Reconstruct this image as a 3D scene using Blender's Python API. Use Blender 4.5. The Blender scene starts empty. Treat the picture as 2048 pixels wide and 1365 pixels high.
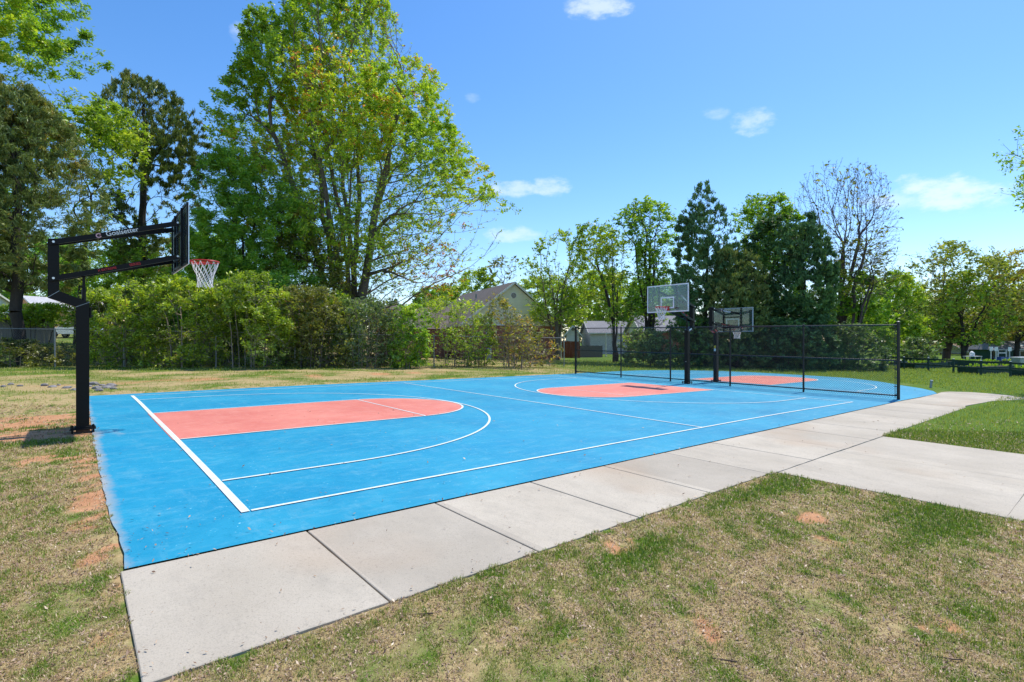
import bpy, math, random
import numpy as np
from mathutils import Vector, Matrix

FT = 0.3048                                  # everything below is measured in feet, built in metres
sc = bpy.context.scene
col = sc.collection
R = math.radians

# ------------------------------------------------------------------ camera
CX, CY, CH, YAW, FPX, HOR, TILT = -3.9161, -17.8549, 5.5148, 0.8728, 1043.45, 681.28, 0.0153
cam_d = bpy.data.cameras.new('camera')
cam = bpy.data.objects.new('camera', cam_d)
col.objects.link(cam)
cam.location = (CX * FT, CY * FT, CH * FT)
cam.rotation_euler = (R(90), 0, YAW - R(90))
cam_d.sensor_width = 36
cam_d.lens = 36 * FPX / 2048
cam_d.shift_y = (HOR - 682.5) / 2048
cam_d.clip_start = 0.05
cam_d.clip_end = 3000
sc.camera = cam
sc.view_settings.view_transform = 'Standard'
sc.view_settings.look = 'None'
sc.view_settings.gamma = 1
sc.view_settings.exposure = 0.5
sc.cycles.max_bounces = 6
sc.cycles.diffuse_bounces = 3
sc.cycles.transparent_max_bounces = 8

# ------------------------------------------------------------------ sun and sky
SDIR = Vector((0.53, 0.05, 1.0)).normalized()        # towards the sun
sun_d = bpy.data.lights.new('sun', 'SUN')
sun = bpy.data.objects.new('sun', sun_d)
col.objects.link(sun)
sun.location = (30, 0, 60)
sun.rotation_euler = SDIR.to_track_quat('Z', 'Y').to_euler()
sun_d.energy = 3.75
sun_d.angle = R(0.55)
sun_d.color = (1.0, 0.94, 0.84)

world = bpy.data.worlds.new('World')
sc.world = world
world.use_nodes = True
wt = world.node_tree
for n in list(wt.nodes): wt.nodes.remove(n)
def wn(t, **k):
    n = wt.nodes.new(t)
    for a, b in k.items(): setattr(n, a, b)
    return n
def wl(a, b): wt.links.new(a, b)
sky = wn('ShaderNodeTexSky', sky_type='NISHITA')
sky.sun_disc = False
sky.sun_elevation = math.asin(SDIR.z)
sky.sun_rotation = math.atan2(SDIR.x, SDIR.y)
sky.air_density = 1.0
sky.dust_density = 0.3
sky.ozone_density = 2.6
hs = wn('ShaderNodeHueSaturation')
hs.inputs['Saturation'].default_value = 1.27
hs.inputs['Value'].default_value = .95
wl(sky.outputs[0], hs.inputs['Color'])
tint = wn('ShaderNodeMixRGB', blend_type='MULTIPLY')
tint.inputs[0].default_value = 1
tint.inputs[2].default_value = (1.05, 1.02, 1.06, 1)
wl(hs.outputs[0], tint.inputs[1])
tcw = wn('ShaderNodeTexCoord')
noi = wn('ShaderNodeTexNoise')
noi.inputs['Scale'].default_value = 26
noi.inputs['Detail'].default_value = 5
noi.inputs['Roughness'].default_value = 0.62
wmap = wn('ShaderNodeMapping')
wmap.inputs['Scale'].default_value = (1, 1, 2.2)
wl(tcw.outputs['Generated'], wmap.inputs['Vector'])
wl(wmap.outputs[0], noi.inputs['Vector'])
def raydir(u, v):
    a, b = (u - 1024) / FPX, (HOR - v) / FPX
    return Vector((math.cos(YAW) + a * math.sin(YAW), math.sin(YAW) - a * math.cos(YAW), b)).normalized()
acc = None
for (u, v, wu, hv, op) in [(1190, 14, 95, 34, .75), (1505, 243, 52, 34, .55), (1432, 226, 36, 15, .32), (1030, 378, 110, 22, .62), (1100, 374, 60, 26, .62),
                           (1895, 386, 105, 42, .8), (1845, 400, 150, 22, .45), (1025, 470, 90, 22, .55), (945, 196, 22, 14, .22), (480, 66, 26, 26, .35)]:
    c = raydir(u, v)
    k = c.length / math.sqrt(1 + ((u - 1024) / FPX) ** 2 + ((HOR - v) / FPX) ** 2)
    rt = Vector((math.sin(YAW), -math.cos(YAW), 0))
    up = c.cross(rt); up = -up if up.z < 0 else up
    sub = wn('ShaderNodeVectorMath', operation='SUBTRACT')
    wl(tcw.outputs['Generated'], sub.inputs[0]); sub.inputs[1].default_value = c
    da = wn('ShaderNodeVectorMath', operation='DOT_PRODUCT'); wl(sub.outputs[0], da.inputs[0])
    da.inputs[1].default_value = rt * (FPX / (wu * .8 * k))
    db = wn('ShaderNodeVectorMath', operation='DOT_PRODUCT'); wl(sub.outputs[0], db.inputs[0])
    db.inputs[1].default_value = up * (FPX / (hv * .85 * k))
    p1 = wn('ShaderNodeMath', operation='POWER'); wl(da.outputs['Value'], p1.inputs[0]); p1.inputs[1].default_value = 2
    p2 = wn('ShaderNodeMath', operation='POWER'); wl(db.outputs['Value'], p2.inputs[0]); p2.inputs[1].default_value = 2
    s1 = wn('ShaderNodeMath', operation='ADD'); wl(p1.outputs[0], s1.inputs[0]); wl(p2.outputs[0], s1.inputs[1])
    nn = wn('ShaderNodeMath', operation='MULTIPLY_ADD'); wl(noi.outputs[0], nn.inputs[0]); nn.inputs[1].default_value = -2.6; nn.inputs[2].default_value = 1.42
    s2 = wn('ShaderNodeMath', operation='ADD'); wl(s1.outputs[0], s2.inputs[0]); wl(nn.outputs[0], s2.inputs[1])
    mr = wn('ShaderNodeMapRange', interpolation_type='SMOOTHSTEP'); wl(s2.outputs[0], mr.inputs[0])
    mr.inputs[1].default_value = -0.1; mr.inputs[2].default_value = 1.05; mr.inputs[3].default_value = op * .8; mr.inputs[4].default_value = 0
    # only the half of the sky this cloud is in
    dc = wn('ShaderNodeVectorMath', operation='DOT_PRODUCT'); wl(tcw.outputs['Generated'], dc.inputs[0]); dc.inputs[1].default_value = c
    gt = wn('ShaderNodeMath', operation='GREATER_THAN'); wl(dc.outputs['Value'], gt.inputs[0]); gt.inputs[1].default_value = 0.9
    ml = wn('ShaderNodeMath', operation='MULTIPLY'); wl(mr.outputs[0], ml.inputs[0]); wl(gt.outputs[0], ml.inputs[1])
    if acc is None: acc = ml
    else:
        mx = wn('ShaderNodeMath', operation='MAXIMUM'); wl(acc.outputs[0], mx.inputs[0]); wl(ml.outputs[0], mx.inputs[1]); acc = mx
cmix = wn('ShaderNodeMixRGB')
wl(acc.outputs[0], cmix.inputs[0]); wl(tint.outputs[0], cmix.inputs[1])
cmix.inputs[2].default_value = (4.9, 5.4, 6.1, 1)
bg = wn('ShaderNodeBackground')
bg.inputs['Strength'].default_value = 0.15
wl(cmix.outputs[0], bg.inputs['Color'])
wo = wn('ShaderNodeOutputWorld')
wl(bg.outputs[0], wo.inputs[0])

# ------------------------------------------------------------------ ground shape and pixel helpers (feet)
RT = np.array([math.sin(YAW), -math.cos(YAW)])
FW = np.array([math.cos(YAW), math.sin(YAW)])
def G(x, y):
    x = np.asarray(x, float); y = np.asarray(y, float)
    r = (x - CX) * RT[0] + (y - CY) * RT[1]
    d = (x - CX) * FW[0] + (y - CY) * FW[1]
    def ss_(a, lo, hi):
        t = np.clip((a - lo) / (hi - lo), 0, 1); return t * t * (3 - 2 * t)
    hill = ss_(-r, 60, 105) * (3.1 * ss_(d, 94, 124) + 4 * ss_(d, 130, 220))       # the ground climbs at the far left
    return -TILT * np.clip(r, -100, 92) + hill
def at(u, d):                                  # point of the ground at image column u and distance d in front of the camera
    r = (u - 1024) / FPX * d
    x, y = CX + d * FW[0] + r * RT[0], CY + d * FW[1] + r * RT[1]
    return float(x), float(y), float(G(x, y))
def gp(u, v):                                  # ground point under a pixel
    d = 50.0
    for _ in range(60):
        z = at(u, d)[2]
        d = 0.5 * d + 0.5 * (CH - z) * FPX / max(v - HOR, 1e-3)
    return at(u, d)
def zt(v, d): return CH + (HOR - v) * d / FPX   # height seen at row v at distance d

# ------------------------------------------------------------------ materials
def mat(name):
    m = bpy.data.materials.new(name); m.use_nodes = True
    nt = m.node_tree
    return m, nt, nt.nodes['Principled BSDF']
def nd(nt, t, **k):
    n = nt.nodes.new(t)
    for a, b in k.items(): setattr(n, a, b)
    return n
def noise(nt, scale, detail=4, rough=.55, coord='Object', stretch=None):
    tc = nd(nt, 'ShaderNodeTexCoord'); n = nd(nt, 'ShaderNodeTexNoise')
    n.inputs['Scale'].default_value = scale; n.inputs['Detail'].default_value = detail; n.inputs['Roughness'].default_value = rough
    src = tc.outputs[coord]
    if stretch:
        mp = nd(nt, 'ShaderNodeMapping'); mp.inputs['Scale'].default_value = stretch
        nt.links.new(src, mp.inputs[0]); src = mp.outputs[0]
    nt.links.new(src, n.inputs['Vector'])
    return n.outputs['Fac']
def ramp(nt, fac, stops):
    r = nd(nt, 'ShaderNodeValToRGB')
    while len(r.color_ramp.elements) < len(stops): r.color_ramp.elements.new(0.5)
    for e, (p, c) in zip(r.color_ramp.elements, stops):
        e.position = p; e.color = tuple(c) + (1,) if len(c) == 3 else c
    nt.links.new(fac, r.inputs[0])
    return r.outputs[0]
def mixc(nt, fac, a, b, mode='MIX'):
    m = nd(nt, 'ShaderNodeMixRGB', blend_type=mode)
    for i, x in ((0, fac), (1, a), (2, b)):
        if isinstance(x, (int, float)): m.inputs[i].default_value = x
        elif isinstance(x, tuple): m.inputs[i].default_value = x + (1,) if len(x) == 3 else x
        else: nt.links.new(x, m.inputs[i])
    return m.outputs[0]
def bump(nt, bs, h, strength=.3, dist=.01):
    b = nd(nt, 'ShaderNodeBump'); b.inputs['Strength'].default_value = strength; b.inputs['Distance'].default_value = dist
    nt.links.new(h, b.inputs['Height']); nt.links.new(b.outputs[0], bs.inputs['Normal'])
def simple(name, c, rough=.5, metal=0, var=.18, scale=6, spec=.5, bmp=0):
    m, nt, b = mat(name)
    f = noise(nt, scale)
    lo = tuple(x * (1 - var) for x in c); hi = tuple(min(1, x * (1 + var)) for x in c)
    nt.links.new(ramp(nt, f, [(.3, lo), (.7, hi)]), b.inputs['Base Color'])
    b.inputs['Roughness'].default_value = rough; b.inputs['Metallic'].default_value = metal
    b.inputs['Specular IOR Level'].default_value = spec
    if bmp: bump(nt, b, noise(nt, scale * 6), bmp)
    return m
M = {}
M['black'] = simple('black_powder_coat', (.0035, .0035, .004), .4, 0, .3, 20, .22)
M['fence_black'] = simple('black_vinyl', (.007, .007, .008), .4, 0, .3, 20, .45)
M['white'] = simple('white_paint', (.78, .78, .78), .4)
M['red'] = simple('red_paint', (.62, .018, .018), .35)
M['bolt'] = simple('zinc', (.75, .75, .75), .3, .8)
M['cord'] = simple('net_cord', (.78, .77, .74), .8)
M['galv'] = simple('galvanised_steel', (.30, .31, .31), .55, .5)
M['wire'] = simple('old_galvanised_wire', (.16, .165, .16), .7, .3)
M['textwhite'] = simple('white_lettering', (.8, .8, .8), .5)
M['textred'] = simple('red_lettering', (.5, .02, .02), .5)
M['pinkmark'] = simple('pink_emblem', (.62, .35, .38), .5)
M['yellow'] = simple('yellow_label', (.75, .5, .03), .5)
M['brick'] = None
def glass():
    m, nt, b = mat('clear_board')
    tr = nd(nt, 'ShaderNodeBsdfTransparent'); tr.inputs[0].default_value = (.78, .86, .84, 1)
    gl = nd(nt, 'ShaderNodeBsdfGlossy'); gl.inputs['Roughness'].default_value = .06; gl.inputs[0].default_value = (.9, .95, 1, 1)
    df = nd(nt, 'ShaderNodeBsdfDiffuse'); df.inputs[0].default_value = (.45, .55, .56, 1)
    fr = nd(nt, 'ShaderNodeFresnel'); fr.inputs[0].default_value = 1.5
    m1 = nd(nt, 'ShaderNodeMixShader'); m1.inputs[0].default_value = .05
    nt.links.new(tr.outputs[0], m1.inputs[1]); nt.links.new(df.outputs[0], m1.inputs[2])
    m2 = nd(nt, 'ShaderNodeMixShader'); nt.links.new(fr.outputs[0], m2.inputs[0])
    nt.links.new(m1.outputs[0], m2.inputs[1]); nt.links.new(gl.outputs[0], m2.inputs[2])
    nt.links.new(m2.outputs[0], nt.nodes['Material Output'].inputs[0])
    return m
M['glass'] = glass()
def brickmat(name, a, b_, mortar, scale=1.0):
    m, nt, b = mat(name)
    tc = nd(nt, 'ShaderNodeTexCoord'); br = nd(nt, 'ShaderNodeTexBrick')
    mp = nd(nt, 'ShaderNodeMapping'); mp.inputs['Rotation'].default_value = (R(90), 0, 0)
    nt.links.new(tc.outputs['Object'], mp.inputs[0]); nt.links.new(mp.outputs[0], br.inputs[0])
    br.inputs['Scale'].default_value = scale * 4.2
    br.inputs['Color1'].default_value = a + (1,); br.inputs['Color2'].default_value = b_ + (1,); br.inputs['Mortar'].default_value = mortar + (1,)
    br.inputs['Mortar Size'].default_value = .03; br.inputs['Brick Width'].default_value = .9; br.inputs['Row Height'].default_value = .33
    nt.links.new(mixc(nt, .35, br.outputs[0], ramp(nt, noise(nt, .9), [(.3, (.55, .5, .45)), (.7, (1, 1, 1))]), 'MULTIPLY'), b.inputs['Base Color'])
    b.inputs['Roughness'].default_value = .85
    return m
M['brick'] = brickmat('red_brick', (.40, .11, .065), (.30, .075, .045), (.3, .25, .22))
def sidemat(name, c, n=2.2, axis='Z', dark=.72):
    m, nt, b = mat(name)
    tc = nd(nt, 'ShaderNodeTexCoord'); w = nd(nt, 'ShaderNodeTexWave', wave_type='BANDS', bands_direction=axis, wave_profile='SAW')
    w.inputs['Scale'].default_value = n; w.inputs['Distortion'].default_value = .1
    nt.links.new(tc.outputs['Object'], w.inputs[0])
    base = ramp(nt, w.outputs[1], [(.0, tuple(x * dark for x in c)), (.12, c), (1, tuple(min(1, x * 1.05) for x in c))])
    nt.links.new(mixc(nt, .3, base, ramp(nt, noise(nt, 1.5, 6), [(.3, (.6, .6, .6)), (.7, (1, 1, 1))]), 'MULTIPLY'), b.inputs['Base Color'])
    b.inputs['Roughness'].default_value = .75
    bump(nt, b, w.outputs[1], .3, .01)
    return m
M['siding'] = sidemat('pale_green_siding', (.80, .78, .54), dark=.85)
M['whitesiding'] = sidemat('white_siding', (.66, .67, .66))
M['tansiding'] = sidemat('tan_siding', (.62, .36, .17))
M['greensiding'] = sidemat('dark_green_siding', (.02, .075, .055), 3.5, 'X')
def shingle(name, c):
    m, nt, b = mat(name)
    f = noise(nt, 9, 6, .7, stretch=(1, 1, 4)); g = noise(nt, .8, 4)
    nt.links.new(mixc(nt, .5, ramp(nt, f, [(.3, tuple(x * .6 for x in c)), (.7, tuple(x * 1.35 for x in c))]), ramp(nt, g, [(.3, (.7, .7, .7)), (.7, (1, 1, 1))]), 'MULTIPLY'), b.inputs['Base Color'])
    b.inputs['Roughness'].default_value = .9; bump(nt, b, f, .4, .02)
    return m
M['shingle'] = shingle('brown_shingle', (.13, .11, .105))
M['shinglegray'] = shingle('grey_shingle', (.24, .24, .26))
M['shingletan'] = shingle('tan_shingle', (.48, .36, .28))
M['shinglepale'] = shingle('pale_shingle', (.5, .5, .53))
M['oldwood'] = sidemat('weathered_wood', (.2, .18, .155), 7, 'X', .35)
M['darkwood'] = sidemat('dark_wood', (.13, .115, .11), 7, 'X', .4)
M['redwood'] = sidemat('red_brown_wood', (.16, .055, .035), 5, 'X', .5)
M['greenwood'] = simple('green_stained_wood', (.016, .05, .042), .7, 0, .4, 8)
M['soil'] = simple('garden_soil', (.09, .055, .035), .95, 0, .5, 12)
M['darkglass'] = simple('dark_window', (.02, .025, .03), .1)
M['stone'] = simple('grey_stone', (.21, .20, .20), .85, 0, .4, 7, .3, .5)
M['twig'] = simple('dead_twig', (.10, .065, .045), .9, 0, .4, 30)
M['bluepaint'] = simple('blue_plastic', (.05, .12, .35), .4)
M['carsilver'] = simple('silver_car_paint', (.55, .56, .6), .25, .5)
M['rubber'] = simple('tyre_rubber', (.02, .02, .02), .8)
M['greymetal'] = simple('grey_metal', (.32, .35, .36), .5, .4)
M['trim'] = simple('white_trim', (.74, .73, .66), .5)
M['rust'] = simple('soil_stained_steel', (.10, .05, .035), .8, 0, .5, 15)

def barkmat(name, c):
    m, nt, b = mat(name)
    f = noise(nt, 7, 5, .7, stretch=(1, 1, .25))
    nt.links.new(ramp(nt, f, [(.3, tuple(x * .55 for x in c)), (.7, tuple(x * 1.4 for x in c))]), b.inputs['Base Color'])
    b.inputs['Roughness'].default_value = .9
    bump(nt, b, f, .6, .03)
    return m
def leafmat(name, stops, trans=.42, gloss=.05):
    m, nt, b = mat(name)
    a = nd(nt, 'ShaderNodeAttribute', attribute_name='tint')
    c = ramp(nt, a.outputs['Fac'], stops)
    df = nd(nt, 'ShaderNodeBsdfDiffuse'); tl = nd(nt, 'ShaderNodeBsdfTranslucent'); gl = nd(nt, 'ShaderNodeBsdfGlossy')
    gl.inputs['Roughness'].default_value = .45
    nt.links.new(c, df.inputs[0])
    nt.links.new(mixc(nt, 1, c, (1.25, 1.3, .5), 'MULTIPLY'), tl.inputs[0])
    m1 = nd(nt, 'ShaderNodeMixShader'); m1.inputs[0].default_value = trans
    nt.links.new(df.outputs[0], m1.inputs[1]); nt.links.new(tl.outputs[0], m1.inputs[2])
    m2 = nd(nt, 'ShaderNodeMixShader'); m2.inputs[0].default_value = gloss
    nt.links.new(m1.outputs[0], m2.inputs[1]); nt.links.new(gl.outputs[0], m2.inputs[2])
    nt.links.new(m2.outputs[0], nt.nodes['Material Output'].inputs[0])
    return m
B = {'grey': barkmat('grey_bark', (.15, .125, .10)), 'dark': barkmat('dark_bark', (.045, .036, .03)),
     'brown': barkmat('brown_bark', (.11, .065, .045)), 'purple': barkmat('bare_twig_bark', (.12, .085, .085)), 'pale': barkmat('pale_twigs', (.30, .25, .20))}
Lm = {
 'fresh': leafmat('fresh_green_leaf', [(0, (0.0831, 0.175, 0.0186)), (.35, (0.202, 0.375, 0.031)), (.75, (0.404, 0.577, 0.0466)), (1, (0.66, 0.657, 0.0776))]),
 'big': leafmat('tulip_tree_leaf', [(0, (0.113, 0.22, 0.0186)), (.4, (0.283, 0.461, 0.031)), (.72, (0.509, 0.635, 0.0466)), (.86, (0.7, 0.691, 0.0621)), (.93, (0.7, 0.308, 0.0776)), (1, (0.622, 0.192, 0.0621))]),
 'yellow': leafmat('yellow_green_leaf', [(0, (0.128, 0.231, 0.0233)), (.4, (0.311, 0.461, 0.0389)), (.8, (0.547, 0.62, 0.0621)), (1, (0.62, 0.62, 0.109))]),
 'feather': leafmat('feathery_green_leaf', [(0, (0.0949, 0.211, 0.0252)), (.5, (0.238, 0.454, 0.0421)), (.9, (0.475, 0.681, 0.0632)), (1, (0.7, 0.7, 0.126))]),
 'olive': leafmat('olive_leaf', [(0, (0.0942, 0.114, 0.0256)), (.5, (0.231, 0.255, 0.0513)), (.85, (0.399, 0.378, 0.0683)), (1, (0.503, 0.323, 0.0854))]),
 'gold': leafmat('golden_leaf', [(0, (0.219, 0.215, 0.031)), (.5, (0.474, 0.395, 0.0466)), (1, (0.62, 0.527, 0.0776))]),
 'cedar': leafmat('cedar_needle', [(0, (0.0384, 0.0936, 0.0347)), (.5, (0.106, 0.212, 0.0765)), (.85, (0.216, 0.361, 0.104)), (1, (0.409, 0.511, 0.122))], .15, .03),
 'pine': leafmat('pine_needle', [(0, (0.0665, 0.106, 0.0342)), (.5, (0.167, 0.23, 0.0627)), (.85, (0.332, 0.353, 0.0912)), (1, (0.541, 0.39, 0.114))], .18, .03),
 'oak': leafmat('broad_evergreen_leaf', [(0, (0.037, 0.09, 0.0205)), (.5, (0.108, 0.218, 0.0451)), (.85, (0.216, 0.386, 0.0615)), (1, (0.494, 0.667, 0.102))], .3, .06),
 'vine': leafmat('reddish_vine_leaf', [(0, (0.0911, 0.132, 0.0233)), (.4, (0.274, 0.296, 0.0466)), (.7, (0.583, 0.461, 0.0776)), (.88, (0.62, 0.296, 0.0931)), (1, (0.62, 0.198, 0.109))]),
 'greyg': leafmat('grey_green_leaf', [(0, (0.0729, 0.115, 0.0466)), (.5, (0.163, 0.248, 0.0931)), (1, (0.311, 0.412, 0.139))]),
 'hedge': leafmat('hedge_leaf', [(0, (0.112, 0.176, 0.0195)), (.4, (0.27, 0.391, 0.0326)), (.75, (0.517, 0.626, 0.0489)), (.93, (0.7, 0.7, 0.0815)), (1, (0.674, 0.373, 0.114))]),
 'far': leafmat('far_wood_leaf', [(0, (.06, .085, .03)), (.5, (.13, .17, .05)), (1, (.22, .26, .07))]),
 'spring': leafmat('spring_leaf', [(0, (0.143, 0.18, 0.0385)), (.45, (0.297, 0.36, 0.0605)), (.85, (0.462, 0.48, 0.088)), (1, (0.44, 0.312, 0.088))]),
}

# ------------------------------------------------------------------ mesh helpers (all input in feet)
def link(o, parent=None):
    col.objects.link(o)
    if parent is not None: o.parent = parent
    return o
def tag(o, label=None, cat=None, group=None, kind=None):
    if label: o['label'] = label
    if cat: o['category'] = cat
    if group: o['group'] = group
    if kind: o['kind'] = kind
    return o
def empty(name, loc, rz=0, label=None, cat=None, group=None):
    o = bpy.data.objects.new(name, None)
    o.empty_display_size = .2
    o.location = tuple(c * FT for c in loc); o.rotation_euler = (0, 0, rz)
    link(o); tag(o, label, cat, group)
    return o
def npmesh(name, V, F, m, parent=None, loc=(0, 0, 0), attrs=None, smooth=False):
    """V (n,3) feet; F (k,3) or (k,4) int array"""
    me = bpy.data.meshes.new(name)
    V = np.ascontiguousarray(np.asarray(V, np.float32) * FT)
    F = np.asarray(F, np.int32)
    k, w = F.shape
    me.vertices.add(len(V)); me.vertices.foreach_set('co', V.ravel())
    me.loops.add(k * w); me.loops.foreach_set('vertex_index', F.ravel())
    me.polygons.add(k)
    me.polygons.foreach_set('loop_start', np.arange(0, k * w, w, dtype=np.int32))
    me.polygons.foreach_set('loop_total', np.full(k, w, np.int32))
    if smooth: me.polygons.foreach_set('use_smooth', np.ones(k, bool))
    me.update(calc_edges=True)
    for an, av in (attrs or {}).items():
        a = me.attributes.new(an, 'FLOAT', 'POINT'); a.data.foreach_set('value', np.asarray(av, np.float32))
    me.materials.append(m)
    o = bpy.data.objects.new(name, me)
    o.location = tuple(c * FT for c in loc)
    return link(o, parent)
class MB:
    def __init__(s): s.v = []; s.f = []
    def add(s, vs, fs):
        n = len(s.v); s.v += [tuple(map(float, q)) for q in vs]; s.f += [tuple(i + n for i in f) for f in fs]
        return s
    def box(s, c, d, rz=0, rot=None, bev=0):
        hx, hy, hz = d[0] / 2, d[1] / 2, d[2] / 2
        mt = rot if rot is not None else Matrix.Rotation(rz, 3, 'Z')
        vs = []
        if bev:
            b = bev
            # chamfered box: 24 vertices via convex corners on the vertical edges
            ring = [(-hx + b, -hy), (hx - b, -hy), (hx, -hy + b), (hx, hy - b), (hx - b, hy), (-hx + b, hy), (-hx, hy - b), (-hx, -hy + b)]
            for z, k in ((-hz, 0), (hz - b, 0), (hz, b)):
                for (x, y) in ring:
                    fx = (hx - k) / hx; fy = (hy - k) / hy
                    vs.append(Vector(c) + mt @ Vector((x * fx, y * fy, z)))
            fs = [tuple(range(7, -1, -1)), tuple(range(16, 24))]
            for L in (0, 8):
                for i in range(8):
                    j = (i + 1) % 8; fs.append((L + i, L + j, L + 8 + j, L + 8 + i))
            return s.add(vs, fs)
        for z in (-hz, hz):
            for (x, y) in ((-hx, -hy), (hx, -hy), (hx, hy), (-hx, hy)): vs.append(Vector(c) + mt @ Vector((x, y, z)))
        return s.add(vs, [(3, 2, 1, 0), (4, 5, 6, 7), (0, 1, 5, 4), (1, 2, 6, 5), (2, 3, 7, 6), (3, 0, 4, 7)])
    def tube(s, a, b, r0, r1=None, n=8, caps=True):
        a, b = Vector(a), Vector(b); r1 = r0 if r1 is None else r1
        d = (b - a).normalized(); q = Vector((0, 0, 1)) if abs(d.z) < .9 else Vector((1, 0, 0))
        x = d.cross(q).normalized(); y = d.cross(x)
        vs = []
        for p, r in ((a, r0), (b, r1)):
            for i in range(n):
                t = 2 * math.pi * i / n; vs.append(p + (x * math.cos(t) + y * math.sin(t)) * r)
        fs = [(i, (i + 1) % n, n + (i + 1) % n, n + i) for i in range(n)]
        if caps: fs += [tuple(range(n - 1, -1, -1)), tuple(range(n, 2 * n))]
        return s.add(vs, fs)
    def path(s, pts, r, n=6):
        for a, b in zip(pts[:-1], pts[1:]):
            if (Vector(a) - Vector(b)).length > 1e-5: s.tube(a, b, r, r, n)
        return s
    def bar(s, a, b, w, h):                                   # rectangular bar, w sideways, h upright
        a, b = Vector(a), Vector(b); d = (b - a).normalized()
        q = Vector((0, 0, 1)) if abs(d.z) < .95 else Vector((1, 0, 0))
        x = d.cross(q).normalized(); y = x.cross(d).normalized()
        vs = [p + x * sx * w / 2 + y * sy * h / 2 for p in (a, b) for sx, sy in ((-1, -1), (1, -1), (1, 1), (-1, 1))]
        return s.add(vs, [(0, 1, 2, 3), (7, 6, 5, 4), (4, 5, 1, 0), (5, 6, 2, 1), (6, 7, 3, 2), (7, 4, 0, 3)])
    def prism(s, poly, off):                                  # polygon (3-D points) extruded by off
        n = len(poly); off = Vector(off)
        vs = [Vector(p) for p in poly] + [Vector(p) + off for p in poly]
        fs = [tuple(range(n)), tuple(range(2 * n - 1, n - 1, -1))]
        for i in range(n):
            j = (i + 1) % n; fs.append((i, n + i, n + j, j))
        return s.add(vs, fs)
    def torus(s, c, R_, r, n=36, m=8):
        vs = []; fs = []
        for i in range(n):
            a = 2 * math.pi * i / n
            for j in range(m):
                b = 2 * math.pi * j / m
                vs.append((c[0] + (R_ + r * math.cos(b)) * math.cos(a), c[1] + (R_ + r * math.cos(b)) * math.sin(a), c[2] + r * math.sin(b)))
        for i in range(n):
            for j in range(m):
                fs.append((i * m + j, ((i + 1) % n) * m + j, ((i + 1) % n) * m + (j + 1) % m, i * m + (j + 1) % m))
        return s.add(vs, fs)
    def build(s, name, m, parent=None, loc=(0, 0, 0), rz=0, smooth=False):
        me = bpy.data.meshes.new(name)
        me.from_pydata([(x * FT, y * FT, z * FT) for x, y, z in s.v], [], s.f)
        import bmesh
        bm = bmesh.new(); bm.from_mesh(me); bmesh.ops.recalc_face_normals(bm, faces=bm.faces); bm.to_mesh(me); bm.free()
        if smooth:
            for p in me.polygons: p.use_smooth = True
        me.materials.append(m)
        o = bpy.data.objects.new(name, me)
        o.location = tuple(c * FT for c in loc); o.rotation_euler = (0, 0, rz)
        return link(o, parent)

# ------------------------------------------------------------------ court plan: ideal court -> where it was really painted
src = [(0,0),(0,40.65),(27.37,0),(27.37,40.65),(54.74,0),(0,14.32),(0,26.32),(15.24,14.32),(15.24,26.32),(0,4.15),(0,36.5),(54.74,14.32),(54.74,26.32),(54.74,4.15),(39.5,14.32),(39.5,26.32)]
dpx = [(475,1033),(256,794),(1408,857),(808,767),(1706,805),(347,882),(293,829),(851,834),(712,800),(428,966),(273,801),(1433,781),(1259,766.3),(1613,798),(1265,793),(1112,777)]
S_ = np.array(src, float); D_ = np.array([gp(*q)[:2] for q in dpx]) - S_
def _U(r): return np.where(r > 0, r * r * np.log(r + 1e-12), 0)
_K = _U(np.linalg.norm(S_[:, None] - S_[None], axis=2)) + np.eye(len(S_)) * 260.0
_P = np.c_[np.ones(len(S_)), S_]
_A = np.block([[_K, _P], [_P.T, np.zeros((3, 3))]])
_W = np.linalg.solve(_A, np.r_[D_, np.zeros((3, 2))])
def court(P):
    P = np.atleast_2d(np.asarray(P, float))
    k = _U(np.linalg.norm(P[:, None] - S_[None], axis=2))
    return P + k @ _W[:-3] + np.c_[np.ones(len(P)), P] @ _W[-3:]
L1, W1, MID, FTL, R3, KW, A3 = 27.37, 40.65, 20.32, 15.24, 16.1, 12.0, 4.15

def sheet(name, poly, z, m, kind='structure', label=None):
    mb = MB()
    mb.add([(x, y, G(x, y) + z) for x, y in poly], [tuple(range(len(poly)))])
    me = bpy.data.meshes.new(name)
    from mathutils.geometry import tessellate_polygon
    tris = tessellate_polygon([[Vector((x, y, 0)) for x, y in poly]])
    me.from_pydata([(x * FT, y * FT, zz * FT) for x, y, zz in mb.v], [], [tuple(t) for t in tris])
    import bmesh
    bm = bmesh.new(); bm.from_mesh(me)
    for f in bm.faces:
        f.normal_update()
        if f.normal.z < 0: f.normal_flip()
    bm.to_mesh(me); bm.free()
    me.materials.append(m)
    o = bpy.data.objects.new(name, me); link(o); tag(o, label, None, None, kind)
    return o

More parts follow.
